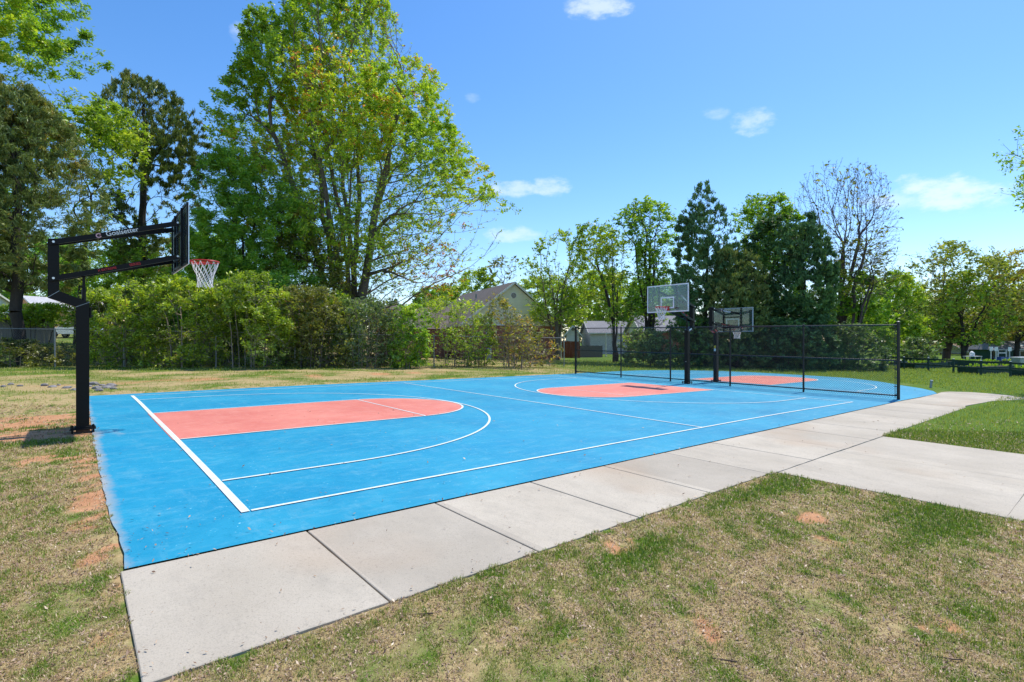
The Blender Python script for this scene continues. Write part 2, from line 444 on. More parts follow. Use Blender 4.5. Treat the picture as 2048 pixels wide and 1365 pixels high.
def paintmat(name, c, light, worn):
    m, nt, b = mat(name)
    f1 = noise(nt, .55, 6, .65); f2 = noise(nt, 2.2, 7, .75, stretch=(1, 2.6, 1)); f3 = noise(nt, 60, 3, .6); f4 = noise(nt, 9, 5, .7)
    f6 = noise(nt, .12, 3, .5); f7 = noise(nt, 1.1, 8, .8, stretch=(3.2, .7, 1)); f8 = noise(nt, 28, 2, .5)
    dk = tuple(x * .82 for x in c)
    base = mixc(nt, ramp(nt, f6, [(.35, (0, 0, 0)), (.65, (1, 1, 1))]), c, dk)
    base = mixc(nt, ramp(nt, f1, [(.38, (0, 0, 0)), (.66, (.9, .9, .9))]), base, light)
    base = mixc(nt, ramp(nt, f2, [(.50, (0, 0, 0)), (.74, (.42, .42, .42))]), base, worn)
    base = mixc(nt, ramp(nt, f7, [(.55, (0, 0, 0)), (.72, (.38, .38, .38))]), base, worn)
    base = mixc(nt, ramp(nt, f4, [(.60, (0, 0, 0)), (.74, (.35, .35, .35))]), base, worn)
    base = mixc(nt, ramp(nt, f8, [(.73, (0, 0, 0)), (.76, (.8, .8, .8))]), base, tuple(min(.8, x * 1.5 + .1) for x in worn))
    base = mixc(nt, ramp(nt, f3, [(.25, (.45, .45, .45)), (.42, (0, 0, 0))]), base, tuple(x * .5 for x in c))
    nt.links.new(base, b.inputs['Base Color'])
    nt.links.new(ramp(nt, f4, [(.3, (.5, .5, .5)), (.7, (.72, .72, .72))]), b.inputs['Roughness'])
    b.inputs['Specular IOR Level'].default_value = .35
    bump(nt, b, noise(nt, 90, 2, .5), .25, .004)
    return m, nt, b
M['blue'], _nt, _b = paintmat('blue_court_paint', (.002, .248, .435), (.016, .30, .465), (.16, .40, .50))
# dust and soil wearing through along the court's left edge
_c = _b.inputs['Base Color'].links[0].from_socket
_a = nd(_nt, 'ShaderNodeAttribute', attribute_name='edge')
_e = nd(_nt, 'ShaderNodeMath', operation='ADD'); _nt.links.new(_a.outputs['Fac'], _e.inputs[0])
_e2 = nd(_nt, 'ShaderNodeMath', operation='MULTIPLY_ADD'); _nt.links.new(noise(_nt, 3.5, 6, .7), _e2.inputs[0]); _e2.inputs[1].default_value = 1.3; _e2.inputs[2].default_value = -.62
_nt.links.new(_e2.outputs[0], _e.inputs[1])
_nt.links.new(mixc(_nt, ramp(_nt, _e.outputs[0], [(.35, (0, 0, 0)), (1, (.85, .85, .85))]), _c, (.40, .37, .34)), _b.inputs['Base Color'])
M['pink'], _, _ = paintmat('coral_key_paint', (.64, .18, .14), (.68, .24, .185), (.72, .36, .28))
m, nt, b = mat('white_court_line')
f = noise(nt, 6, 7, .75)
nt.links.new(ramp(nt, f, [(.25, (.30, .52, .60)), (.40, (.58, .68, .68)), (.7, (.73, .77, .75))]), b.inputs['Base Color']); b.inputs['Roughness'].default_value = .6
M['line'] = m
m, nt, b = mat('concrete')
f1 = noise(nt, .8, 5, .6); f2 = noise(nt, 45, 4, .7); f3 = noise(nt, 3.2, 6, .7); f5 = noise(nt, .33, 3, .5)
base = ramp(nt, f1, [(.3, (.42, .375, .305)), (.7, (.53, .48, .40))])
tcx = nd(nt, 'ShaderNodeTexCoord'); sx = nd(nt, 'ShaderNodeSeparateXYZ'); nt.links.new(tcx.outputs['Object'], sx.inputs[0])
fx = nd(nt, 'ShaderNodeMath', operation='MULTIPLY_ADD'); nt.links.new(sx.outputs[0], fx.inputs[0]); fx.inputs[1].default_value = 1 / (4.36 * FT); fx.inputs[2].default_value = 3.13 / 4.36
fl = nd(nt, 'ShaderNodeMath', operation='FLOOR'); nt.links.new(fx.outputs[0], fl.inputs[0])
wnz = nd(nt, 'ShaderNodeTexWhiteNoise', noise_dimensions='1D'); nt.links.new(fl.outputs[0], wnz.inputs['W'])
base = mixc(nt, 1.0, base, ramp(nt, wnz.outputs['Value'], [(0, (.86, .85, .84)), (1, (1.06, 1.05, 1.03))]), 'MULTIPLY')
f9 = noise(nt, 1.3, 8, .8, stretch=(1.5, .8, 1)); f10 = noise(nt, 120, 2, .6)
base = mixc(nt, ramp(nt, f9, [(.48, (0, 0, 0)), (.72, (.6, .6, .6))]), base, (.33, .30, .25))
base = mixc(nt, ramp(nt, f10, [(.35, (.35, .35, .35)), (.5, (0, 0, 0))]), base, (.22, .20, .17))
base = mixc(nt, ramp(nt, f2, [(.28, (.6, .6, .6)), (.42, (0, 0, 0))]), base, (.17, .155, .135))
base = mixc(nt, ramp(nt, f3, [(.58, (0, 0, 0)), (.78, (.45, .45, .45))]), base, (.30, .255, .20))
base = mixc(nt, ramp(nt, f5, [(.60, (0, 0, 0)), (.72, (.35, .35, .35))]), base, (.40, .27, .17))
nt.links.new(base, b.inputs['Base Color']); b.inputs['Roughness'].default_value = .9; b.inputs['Specular IOR Level'].default_value = .25
bump(nt, b, noise(nt, 60, 4, .7, stretch=(.35, 2.5, 1)), .45, .005)
M['concrete'] = m

# ------------------------------------------------------------------ ground cover maps
rng = np.random.default_rng(7)
_ns = [(rng.normal(size=2), rng.uniform(0, 6.28)) for _ in range(40)]
def n2(x, y, s, k=0):                       # smooth 2-D noise, about -1..1
    v = 0
    for i in range(9):
        d, ph = _ns[(k * 9 + i) % 40]
        v = v + np.sin((x * d[0] + y * d[1]) * s * (1 + .35 * i) + ph + 1.7 * np.sin((x * d[1] - y * d[0]) * s * .6 + ph * 2))
    return v / 4.2
def lat(x, y): return (x - CX) * RT[0] + (y - CY) * RT[1]
def dep(x, y): return (x - CX) * FW[0] + (y - CY) * FW[1]
def blob(x, y, cx, cy, rx, ry): return np.exp(-(((x - cx) / rx) ** 2 + ((y - cy) / ry) ** 2))
def cover(x, y):                            # (green 0..1, bare soil 0..1)
    d = dep(x, y); r = lat(x, y)
    g = .41 + .13 * n2(x, y, .5, 0) + .25 * n2(x, y, 2.1, 1) + .25 * n2(x, y, 5.5, 2) + .14 * n2(x, y, 13, 3)
    far = np.clip((d - 30) / 30, 0, 1)
    right = np.clip((r - 5) / 15, 0, 1) * np.clip((d - 22) / 8, 0, 1)
    g = g * (1 - right) + right * (.88 + .12 * n2(x, y, .3, 2))
    left = (x < -3) & (y > 5)
    g = np.where(left, g - .05, g)
    s = .35 * np.clip(n2(x, y, .8, 3) - .45, 0, 1)
    for q in ((-6.3, 25, 3.4, 3.4), (-6.3, 26, 2.4, 2.6), (-5.6, 20.0, 3.0, 1.2), (-5.2, 19.6, 2.2, .8), (-4.6, 12, 1.4, 1.6), (-4, 19.3, 1.3, .8), (14.1, -11.2, .75, .5), (5.6, -12.6, .6, .5), (12.4, -12.4, .5, .4), (7.3, -8.8, .9, .4), (-3.5, 4, .45, 9), (9.2, -15.3, .5, .5), (3.0, -11.5, .4, .4)):
        s = s + 1.25 * blob(x, y, q[0], q[1], q[2] * 1.25, q[3] * 1.25) * np.clip(.55 + .5 * n2(x, y, 1.5, 0) + .35 * n2(x, y, 6, 2), 0, 1.2)
    s = np.maximum(s, .75 * np.clip(n2(x, y, .25, 1) + .3, 0, 1) * (blob(x, y, 25, 57, 45, 6)))
    s = s * (1 - right)
    g = g + .8 * (blob(x, y, 7.6, -9.6, 1.6, .5) + blob(x, y, -5.2, 17.4, 2.4, .6) + blob(x, y, -5.8, 22.5, 2.4, .5) + blob(x, y, 16.5, -9.0, 2.8, .6) + blob(x, y, 17.2, -14, 2.5, 1.2) + blob(x, y, -4.3, 13.6, .6, 1.2))
    bank = np.clip((y - 44) / 4, 0, 1) * (x < 58)
    g = g * (1 - bank) + bank * (.45 + .3 * n2(x, y, .25, 2) + .3 * blob(0 * x, y, 0, 46, 1, 3) + .25 * (y > 75))
    return np.clip(g, 0, 1), np.clip(s, 0, 1)

# ground sheet
gx = np.unique(np.concatenate([np.array([-1400, -900, -600, -400, -300, -220, -160, -120, -90, -70, -55]), np.arange(-45, -12, 2.0), np.arange(-12, 22, .4), np.arange(22, 110, 1.5), np.arange(112, 200, 5), np.array([215, 240, 280, 330, 400, 500, 650, 900, 1300, 1800])]))
gy = np.unique(np.concatenate([np.array([-900, -500, -300, -200, -120, -80, -60, -45]), np.arange(-35, -20, 1.5), np.arange(-20, 32, .4), np.arange(32, 110, 1.5), np.arange(112, 200, 5), np.array([215, 240, 280, 330, 400, 500, 650, 900, 1300, 1800])]))
XX, YY = np.meshgrid(gx, gy, indexing='ij')
def inside_hard(x, y, pad=0):
    a = (x > -3.05 - pad) & (x < 72 + pad) & (y > -8.1 - pad) & (y < 42.2 + pad)
    a |= (x > 60) & (x < 96) & (y > 0) & (y < 44)
    a |= (x > 19.1 - pad) & (x < 33.7 + pad) & (y < -7 + pad)
    a |= (x > 55) & (x < 76 + pad) & (y > -8.2 - pad) & (y < 0)
    return a
hard = inside_hard(XX, YY, -.2)
nearh = np.where(inside_hard(XX, YY, .9), .25, 1.0)
ZZ = G(XX, YY) + .004 + np.where(hard, -.06, nearh * ( .022 * n2(XX, YY, 2.2, 1) + .02 * n2(XX, YY, .7, 2)))
nx, ny = len(gx), len(gy)
idx = np.arange(nx * ny).reshape(nx, ny)
F_ = np.stack([idx[:-1, :-1], idx[1:, :-1], idx[1:, 1:], idx[:-1, 1:]], -1).reshape(-1, 4)
gg, ss = cover(XX.ravel(), YY.ravel())
m, nt, b = mat('lawn_ground')
def attr(nt, n):
    a = nd(nt, 'ShaderNodeAttribute', attribute_name=n); return a.outputs['Fac']
fa = noise(nt, 2.0, 8, .7); fb = noise(nt, 14, 6, .75); fc = noise(nt, 60, 3, .7)
straw = ramp(nt, fb, [(.25, (.17, .12, .055)), (.5, (.38, .29, .14)), (.75, (.52, .43, .23))])
green = ramp(nt, fb, [(.25, (.035, .07, .01)), (.5, (.09, .16, .02)), (.8, (.18, .26, .045))])
dirt = ramp(nt, fa, [(.3, (.40, .185, .09)), (.7, (.56, .31, .17))])
def jit(a, fac, k, lo, hi):
    q = nd(nt, 'ShaderNodeMath', operation='MULTIPLY_ADD'); nt.links.new(fac, q.inputs[0]); q.inputs[1].default_value = k; q.inputs[2].default_value = -k / 2
    w = nd(nt, 'ShaderNodeMath', operation='ADD'); nt.links.new(q.outputs[0], w.inputs[0]); nt.links.new(a, w.inputs[1])
    return ramp(nt, w.outputs[0], [(lo, (0, 0, 0)), (hi, (1, 1, 1))])
cc = mixc(nt, jit(attr(nt, 'green'), fa, 1.1, .3, .75), straw, green)
cc = mixc(nt, jit(attr(nt, 'soil'), fb, .9, .35, .7), cc, dirt)
nt.links.new(cc, b.inputs['Base Color']); b.inputs['Roughness'].default_value = .95; b.inputs['Specular IOR Level'].default_value = .1
bump(nt, b, fb, .7, .03)
M['ground'] = m
o = npmesh('ground', np.stack([XX.ravel(), YY.ravel(), ZZ.ravel()], 1), F_, m, attrs={'green': gg, 'soil': ss}, smooth=True)
tag(o, kind='structure')

# ------------------------------------------------------------------ court surface, keys, lines
def wob(pts, amp, step=.5, seed=1):
    rr = random.Random(seed); out = []
    for (x0, y0), (x1, y1) in zip(pts[:-1], pts[1:]):
        n = max(1, int(math.hypot(x1 - x0, y1 - y0) / step))
        for i in range(n):
            t = i / n; out.append((x0 + (x1 - x0) * t + rr.uniform(-amp, amp), y0 + (y1 - y0) * t + rr.uniform(-amp, amp)))
    return out
leftedge = [(-3.0, -2.68), (-2.95, -1), (-3.1, 1.5), (-3.15, 7.2), (-3.2, 17.0), (-3.15, 19), (-3.1, 30), (-2.95, 41.6)]
out = [(p[0], p[1]) for p in wob(leftedge, .035, .5, 3)]
out += wob([(-2.9, 41.6), (15.7, 42.9), (44.6, 43.0), (61.4, 43.6), (76.4, 44.6)], .05, 1.2, 4)
out += [(82, 44.2), (90, 41), (95.5, 36), (97.3, 30.4), (97.2, 20), (96.2, 12.9), (91.5, 7.6), (85.7, 3.5), (81.6, .2), (77.6, -1.9), (73.9, -2.95), (69.2, -2.98), (60.2, -2.72), (46.4, -2.7), (30, -2.7), (21.0, -2.7), (8.0, -2.7), (.9, -2.7)]
def densify(poly, step):
    o_ = []
    for (a, b_) in zip(poly, poly[1:] + poly[:1]):
        n = max(1, int(math.hypot(b_[0] - a[0], b_[1] - a[1]) / step))
        for i in range(n): o_.append((a[0] + (b_[0] - a[0]) * i / n, a[1] + (b_[1] - a[1]) * i / n))
    return o_
# slab as a strip mesh so that the worn left edge has vertices to carry its dust
import bmesh
bm = bmesh.new()
ring = [bm.verts.new((x * FT, y * FT, 0)) for x, y in densify(out, 1.0)]
bm.faces.new(ring)
for xc in (-2.6, -2.1, -1.4, 20, 40, 60):
    bmesh.ops.bisect_plane(bm, geom=bm.verts[:] + bm.edges[:] + bm.faces[:], plane_co=(xc * FT, 0, 0), plane_no=(1, 0, 0))
for yc in (-2, 0, 4, 10, 16, 19, 22, 28, 36):
    bmesh.ops.bisect_plane(bm, geom=bm.verts[:] + bm.edges[:] + bm.faces[:], plane_co=(0, yc * FT, 0), plane_no=(0, 1, 0))
bmesh.ops.triangulate(bm, faces=bm.faces[:])
ed = []
for v in bm.verts:
    x, y = v.co.x / FT, v.co.y / FT
    v.co.z = (float(G(x, y)) + .03) * FT
    e = max(0, 1 - (x + 3.2) / .6)
    ed.append(e * (.75 if y > 19.5 else 1.0) + .5 * math.exp(-((x + 2.2) ** 2 / .8 + (y - 19.0) ** 2 / .3)))
for f in bm.faces:
    f.normal_update()
    if f.normal.z < 0: f.normal_flip()
me = bpy.data.meshes.new('basketball_court'); bm.to_mesh(me); bm.free()
a_ = me.attributes.new('edge', 'FLOAT', 'POINT'); a_.data.foreach_set('value', np.array(ed, np.float32))
me.materials.append(M['blue'])
tag(link(bpy.data.objects.new('basketball_court', me)), kind='structure')

def keypoly(x0, s, mid, f=court):
    pts = [(x0, mid - KW / 2)]
    pts += [(x0 + s * FTL * i / 6, mid - KW / 2) for i in range(1, 7)]
    pts += [(x0 + s * (FTL + KW / 2 * math.sin(t)), mid - KW / 2 * math.cos(t)) for t in np.linspace(0.05, math.pi - .05, 40)]
    pts += [(x0 + s * FTL * i / 6, mid + KW / 2) for i in range(6, -1, -1)]
    return [tuple(p) for p in f(pts)]
ident = lambda P: np.asarray(P, float)
sheet('key_paint', keypoly(0, 1, MID), .045, M['pink'])
sheet('key_paint', keypoly(2 * L1, -1, MID), .045, M['pink'])
B3, MID3 = 68.0, 19.6
sheet('key_paint', keypoly(B3, 1, MID3, ident), .045, M['pink'])

LV, LF = [], []
def stripe(pts, w, f=court, z=.06):
    P = np.asarray(pts, float)
    t = np.gradient(P, axis=0); t /= np.linalg.norm(t, axis=1)[:, None] + 1e-9
    nrm = np.stack([-t[:, 1], t[:, 0]], 1)
    A, Bq = f(P - nrm * w / 2), f(P + nrm * w / 2)
    n0 = len(LV)
    for a, b_ in zip(A, Bq):
        LV.append((a[0], a[1], float(G(a[0], a[1])) + z)); LV.append((b_[0], b_[1], float(G(b_[0], b_[1])) + z))
    for i in range(len(P) - 1): LF.append((n0 + 2 * i, n0 + 2 * i + 2, n0 + 2 * i + 3, n0 + 2 * i + 1))
def seg(a, b_, n=24): return [(a[0] + (b_[0] - a[0]) * i / n, a[1] + (b_[1] - a[1]) * i / n) for i in range(n + 1)]
lw = .15
stripe(seg((.17, -.05), (.17, W1 + .05)), .25, z=.060)
stripe(seg((.34, 0), (2 * L1 + .08, 0)), lw, z=.060)
stripe(seg((.34, W1), (2 * L1 + .08, W1)), lw, z=.060)
stripe(seg((2 * L1, .08), (2 * L1, W1 - .08)), lw, z=.060)
stripe(seg((L1, .08), (L1, W1 - .08)), lw, z=.060)
def keylines(x0, s, mid, f=court, base=True):
    off = .34 if (base and s > 0) else .08
    for q in (-1, 1): stripe(seg((x0 + s * off, mid + q * KW / 2), (x0 + s * FTL, mid + q * KW / 2)), lw, f, .062)
    stripe(seg((x0 + s * FTL, mid - KW / 2 + .08), (x0 + s * FTL, mid + KW / 2 - .08)), lw * .8, f, .062)
    stripe([(x0 + s * (FTL + KW / 2 * math.sin(t)), mid - KW / 2 * math.cos(t)) for t in np.linspace(0.02, math.pi - .02, 50)], lw, f, .066)
    xb = x0 + s * 5.25
    pts = [(x0 + s * (off + (5.25 - off) * i / 6), mid - R3) for i in range(6)]
    pts += [(xb + s * R3 * math.sin(t), mid - R3 * math.cos(t)) for t in np.linspace(0, math.pi, 90)]
    pts += [(x0 + s * (off + (5.25 - off) * i / 6), mid + R3) for i in range(5, -1, -1)]
    stripe(pts, lw, f, .064)
keylines(0, 1, MID); keylines(2 * L1, -1, MID, court, False); keylines(B3, 1, MID3, ident, False)
stripe(seg((B3, 1), (B3, 40)), lw, ident, .060)
tag(npmesh('court_lines', np.array(LV), np.array(LF), M['line']), kind='structure')

# concrete slabs with open joints
mb = MB(); rr = random.Random(11)
def slab(x0, x1, y0, y1, top=.042):
    g = .028; e = .03
    xs = [x0 + g, x1 - g]; ring = []
    def edge(a, b_, n, amp):
        for i in range(n):
            t = i / n; ring.append((a[0] + (b_[0] - a[0]) * t + (rr.uniform(-amp, amp) if i else 0), a[1] + (b_[1] - a[1]) * t + (rr.uniform(-amp, amp) if i else 0)))
    edge((xs[0], y0), (xs[1], y0), 8, .018); edge((xs[1], y0), (xs[1], y1), 6, .006); edge((xs[1], y1), (xs[0], y1), 8, .01); edge((xs[0], y1), (xs[0], y0), 6, .006)
    n = len(ring); cx, cy = (x0 + x1) / 2, (y0 + y1) / 2; tz = top + rr.uniform(-.006, .006)
    vs = [(x, y, G(x, y) - .3) for x, y in ring] + [(x, y, G(x, y) + tz - .012) for x, y in ring] + [(x + (.018 if x < cx else -.018), y + (.018 if y < cy else -.018), G(x, y) + tz) for x, y in ring]
    fs = [tuple(range(2 * n, 3 * n))]
    for L in (0, n):
        for i in range(n): j = (i + 1) % n; fs.append((L + i, L + j, L + n + j, L + n + i))
    mb.add(vs, fs)
xj = [-3.13, 1.12, 5.33, 9.62, 13.95, 18.62]
while xj[-1] < 57: xj.append(xj[-1] + 4.4)
for a, b_ in zip(xj[:-1], xj[1:]): slab(a, b_, -7.9 if a < 18 else -8.0, -2.84)
mb.build('sidewalk', M['concrete'])['kind'] = 'structure'
x_end = xj[-1]
curve_top = [(x_end + .03, -2.84), (66, -3.1), (73.9, -3.05), (76.4, -2.9), (78.6, -3.3), (80.2, -5.0), (79.8, -7.5), (77.5, -10.0), (72, -14), (66, -18)]
curve_bot = [(x_end + .03, -8.0), (60, -7.7), (68.6, -8.5), (74.0, -10.3), (71, -12.4), (64, -16)]
poly = curve_top + curve_bot[::-1]
mb2 = MB(); mb2.prism([(x, y, G(x, y) + .042) for x, y in poly], (0, 0, -.3)); mb2.build('curved_path', M['concrete'])['kind'] = 'structure'
mb = MB()
for (a, b_) in ((19.16, 26.4), (26.4, 33.72)):
    for (c, d) in ((-15.2, -8.06), (-22.4, -15.2), (-30, -22.4)): slab(a, b_, c, d, .038)
mb.build('concrete_pad', M['concrete'])['kind'] = 'structure'

# ------------------------------------------------------------------ grass, thatch and litter on the lawn
def scatter(n, dmin, dmax, pw, seed):
    r_ = np.random.default_rng(seed)
    t = r_.random(n)
    d = dmin * (dmax / dmin) ** (t ** pw)
    u = r_.uniform(-1100, 1100, n) * 1.04
    r = u / FPX * d
    x = CX + d * FW[0] + r * RT[0]; y = CY + d * FW[1] + r * RT[1]
    return x, y, d, r_
def on_hard(x, y):
    e = .08 * np.sin(x * 5.1 + 1) + .06 * np.sin(x * 11.7) ; e2 = .08 * np.sin(y * 4.3) + .06 * np.sin(y * 10.1)
    h = (x > -3.12 + e2) & (x < 60) & (y > -7.93 + e) & (y < 42.7)
    h |= (x > 19.12) & (x < 33.75) & (y < -7.5) & (y > -30)
    h |= (x > 58) & (x < 80 + e2) & (y > -9.2 + .0 * x) & (y < -1.5) & ~((x < 75) & (y < -8.6 + e))
    h |= (x >= 60) & (x < 97) & (y > -2.9) & (y < 44.5) & ((x < 76) | (((x - 72) / 25.5) ** 2 + ((y - 21) / 25.5) ** 2 < 1))
    return h
def blades(name, n, dmin, dmax, pw, seed, label, length, width, lean, matl, sel, tintf, cat='grass'):
    x, y, d, r_ = scatter(n, dmin, dmax, pw, seed)
    g, s = cover(x, y)
    keep = ~on_hard(x, y) & sel(x, y, g, s, r_)
    x, y, d, g, s = x[keep], y[keep], d[keep], g[keep], s[keep]
    n = len(x)
    sz = (d / 12) ** .55
    L_ = length * sz * r_.uniform(.5, 1.4, n) * (.45 + 1.0 * g); Wd = width * (d / 12) ** .85 * r_.uniform(.7, 1.3, n)
    a = r_.uniform(0, 6.283, n); ln = np.clip(r_.normal(lean, .25, n), .05, 1.5)
    dx, dy = np.cos(a), np.sin(a)
    z0 = G(x, y) + .01
    px, py = -dy * Wd / 2, dx * Wd / 2
    mid = .55
    h1 = L_ * mid * np.cos(ln * .6); o1 = L_ * mid * np.sin(ln * .6)
    h2 = h1 + L_ * (1 - mid) * np.cos(np.minimum(ln * 1.3, 1.6)); o2 = o1 + L_ * (1 - mid) * np.sin(np.minimum(ln * 1.3, 1.6))
    V = np.empty((n, 5, 3))
    V[:, 0] = np.stack([x - px, y - py, z0], 1); V[:, 1] = np.stack([x + px, y + py, z0], 1)
    V[:, 2] = np.stack([x + dx * o1 + px * .8, y + dy * o1 + py * .8, z0 + h1 + .01], 1); V[:, 3] = np.stack([x + dx * o1 - px * .8, y + dy * o1 - py * .8, z0 + h1 + .01], 1)
    V[:, 4] = np.stack([x + dx * o2, y + dy * o2, z0 + np.maximum(h2, .012)], 1)
    # two tris + one tri -> three tris each
    b0 = np.arange(n)[:, None] * 5
    F = np.concatenate([b0 + [0, 1, 2], b0 + [0, 2, 3], b0 + [3, 2, 4]])
    tt = np.repeat(tintf(x, y, g, s, r_), 5)
    o = npmesh(name, V.reshape(-1, 3), F, matl, attrs={'tint': tt})
    return tag(o, label, cat, kind='stuff')
M['gblade'] = leafmat('grass_blade', [(0, (.05, .105, .01)), (.4, (.14, .225, .02)), (.75, (.27, .34, .04)), (1, (.42, .42, .11))], .3, .04)
M['straw'] = leafmat('dry_grass_blade', [(0, (.13, .08, .045)), (.4, (.33, .23, .125)), (.75, (.50, .39, .22)), (1, (.62, .52, .36))], .15, .03)
Q = 1.0
blades('grass', int(420000 * Q), 7.2, 34, .85, 1, 'green grass tufts growing patchily over the lawn', .085, .0125, .55, M['gblade'],
       lambda x, y, g, s, r: (r.random(len(x)) < np.clip((g - .32) * 2.4 + .10, .12, 1) * (1 - s) ** 1.5), lambda x, y, g, s, r: np.clip(.80 - .55 * (g - .3) + r.normal(0, .17, len(x)), 0, 1))
blades('dry_grass', int(400000 * Q), 7.2, 34, .85, 2, 'dry straw-coloured thatch lying between the green grass', .10, .011, 1.35, M['straw'],
       lambda x, y, g, s, r: (r.random(len(x)) < np.clip(1.15 - g, .12, 1) * (1 - s * .93)), lambda x, y, g, s, r: np.clip(r.normal(.5, .22, len(x)), 0, 1))
blades('lawn_grass', int(170000 * Q), 30, 150, .8, 3, 'bright mown lawn behind the courts', .085, .011, .5, M['gblade'],
       lambda x, y, g, s, r: (r.random(len(x)) < np.clip((g - .25) * 1.8, .04, 1) * (1 - s)), lambda x, y, g, s, r: np.clip(.84 + r.normal(0, .15, len(x)), 0, 1))
# flat litter flakes
def flakes(n, seed):
    x, y, d, r_ = scatter(n, 7.2, 40, .85, seed)
    g, s = cover(x, y)
    keep = ((~on_hard(x, y)) & (r_.random(n) < (1.1 - g) * (1 - .85 * s))) | (on_hard(x, y) & (r_.random(n) < .004 + .06 * blob(x, y, -2.1, -.6, .9, 1.3) + .10 * (np.abs(y + 2.79) < .07) * (x < 60) + .03 * (np.abs(y + 7.75) < .15) * (x < 30)))
    x, y, d = x[keep], y[keep], d[keep]; n = len(x)
    L_ = .068 * (d / 12) ** .6 * r_.uniform(.5, 1.6, n); W_ = L_ * r_.uniform(.15, .5, n)
    a = r_.uniform(0, 6.283, n); ti = r_.normal(0, .35, n); tj = r_.normal(0, .35, n)
    e1 = np.stack([np.cos(a), np.sin(a), ti], 1) * L_[:, None] / 2; e2 = np.stack([-np.sin(a), np.cos(a), tj], 1) * W_[:, None] / 2
    c = np.stack([x, y, G(x, y) + .022 + np.where(on_hard(x, y), .055, 0) + np.abs(ti) * L_ * .5], 1)
    V = np.stack([c - e1, c + e2, c + e1, c - e2], 1).reshape(-1, 3)
    o = npmesh('leaf_litter', V, np.arange(4 * n).reshape(n, 4), M['litter'], attrs={'tint': np.repeat(r_.random(n), 4)})
    tag(o, 'dead leaf litter strewn over the worn lawn', 'leaf litter', kind='stuff')
M['litter'] = leafmat('dead_leaf', [(0, (.10, .055, .035)), (.4, (.26, .155, .095)), (.8, (.42, .28, .18)), (1, (.52, .40, .29))], .1, .05)
flakes(int(150000 * Q), 5)

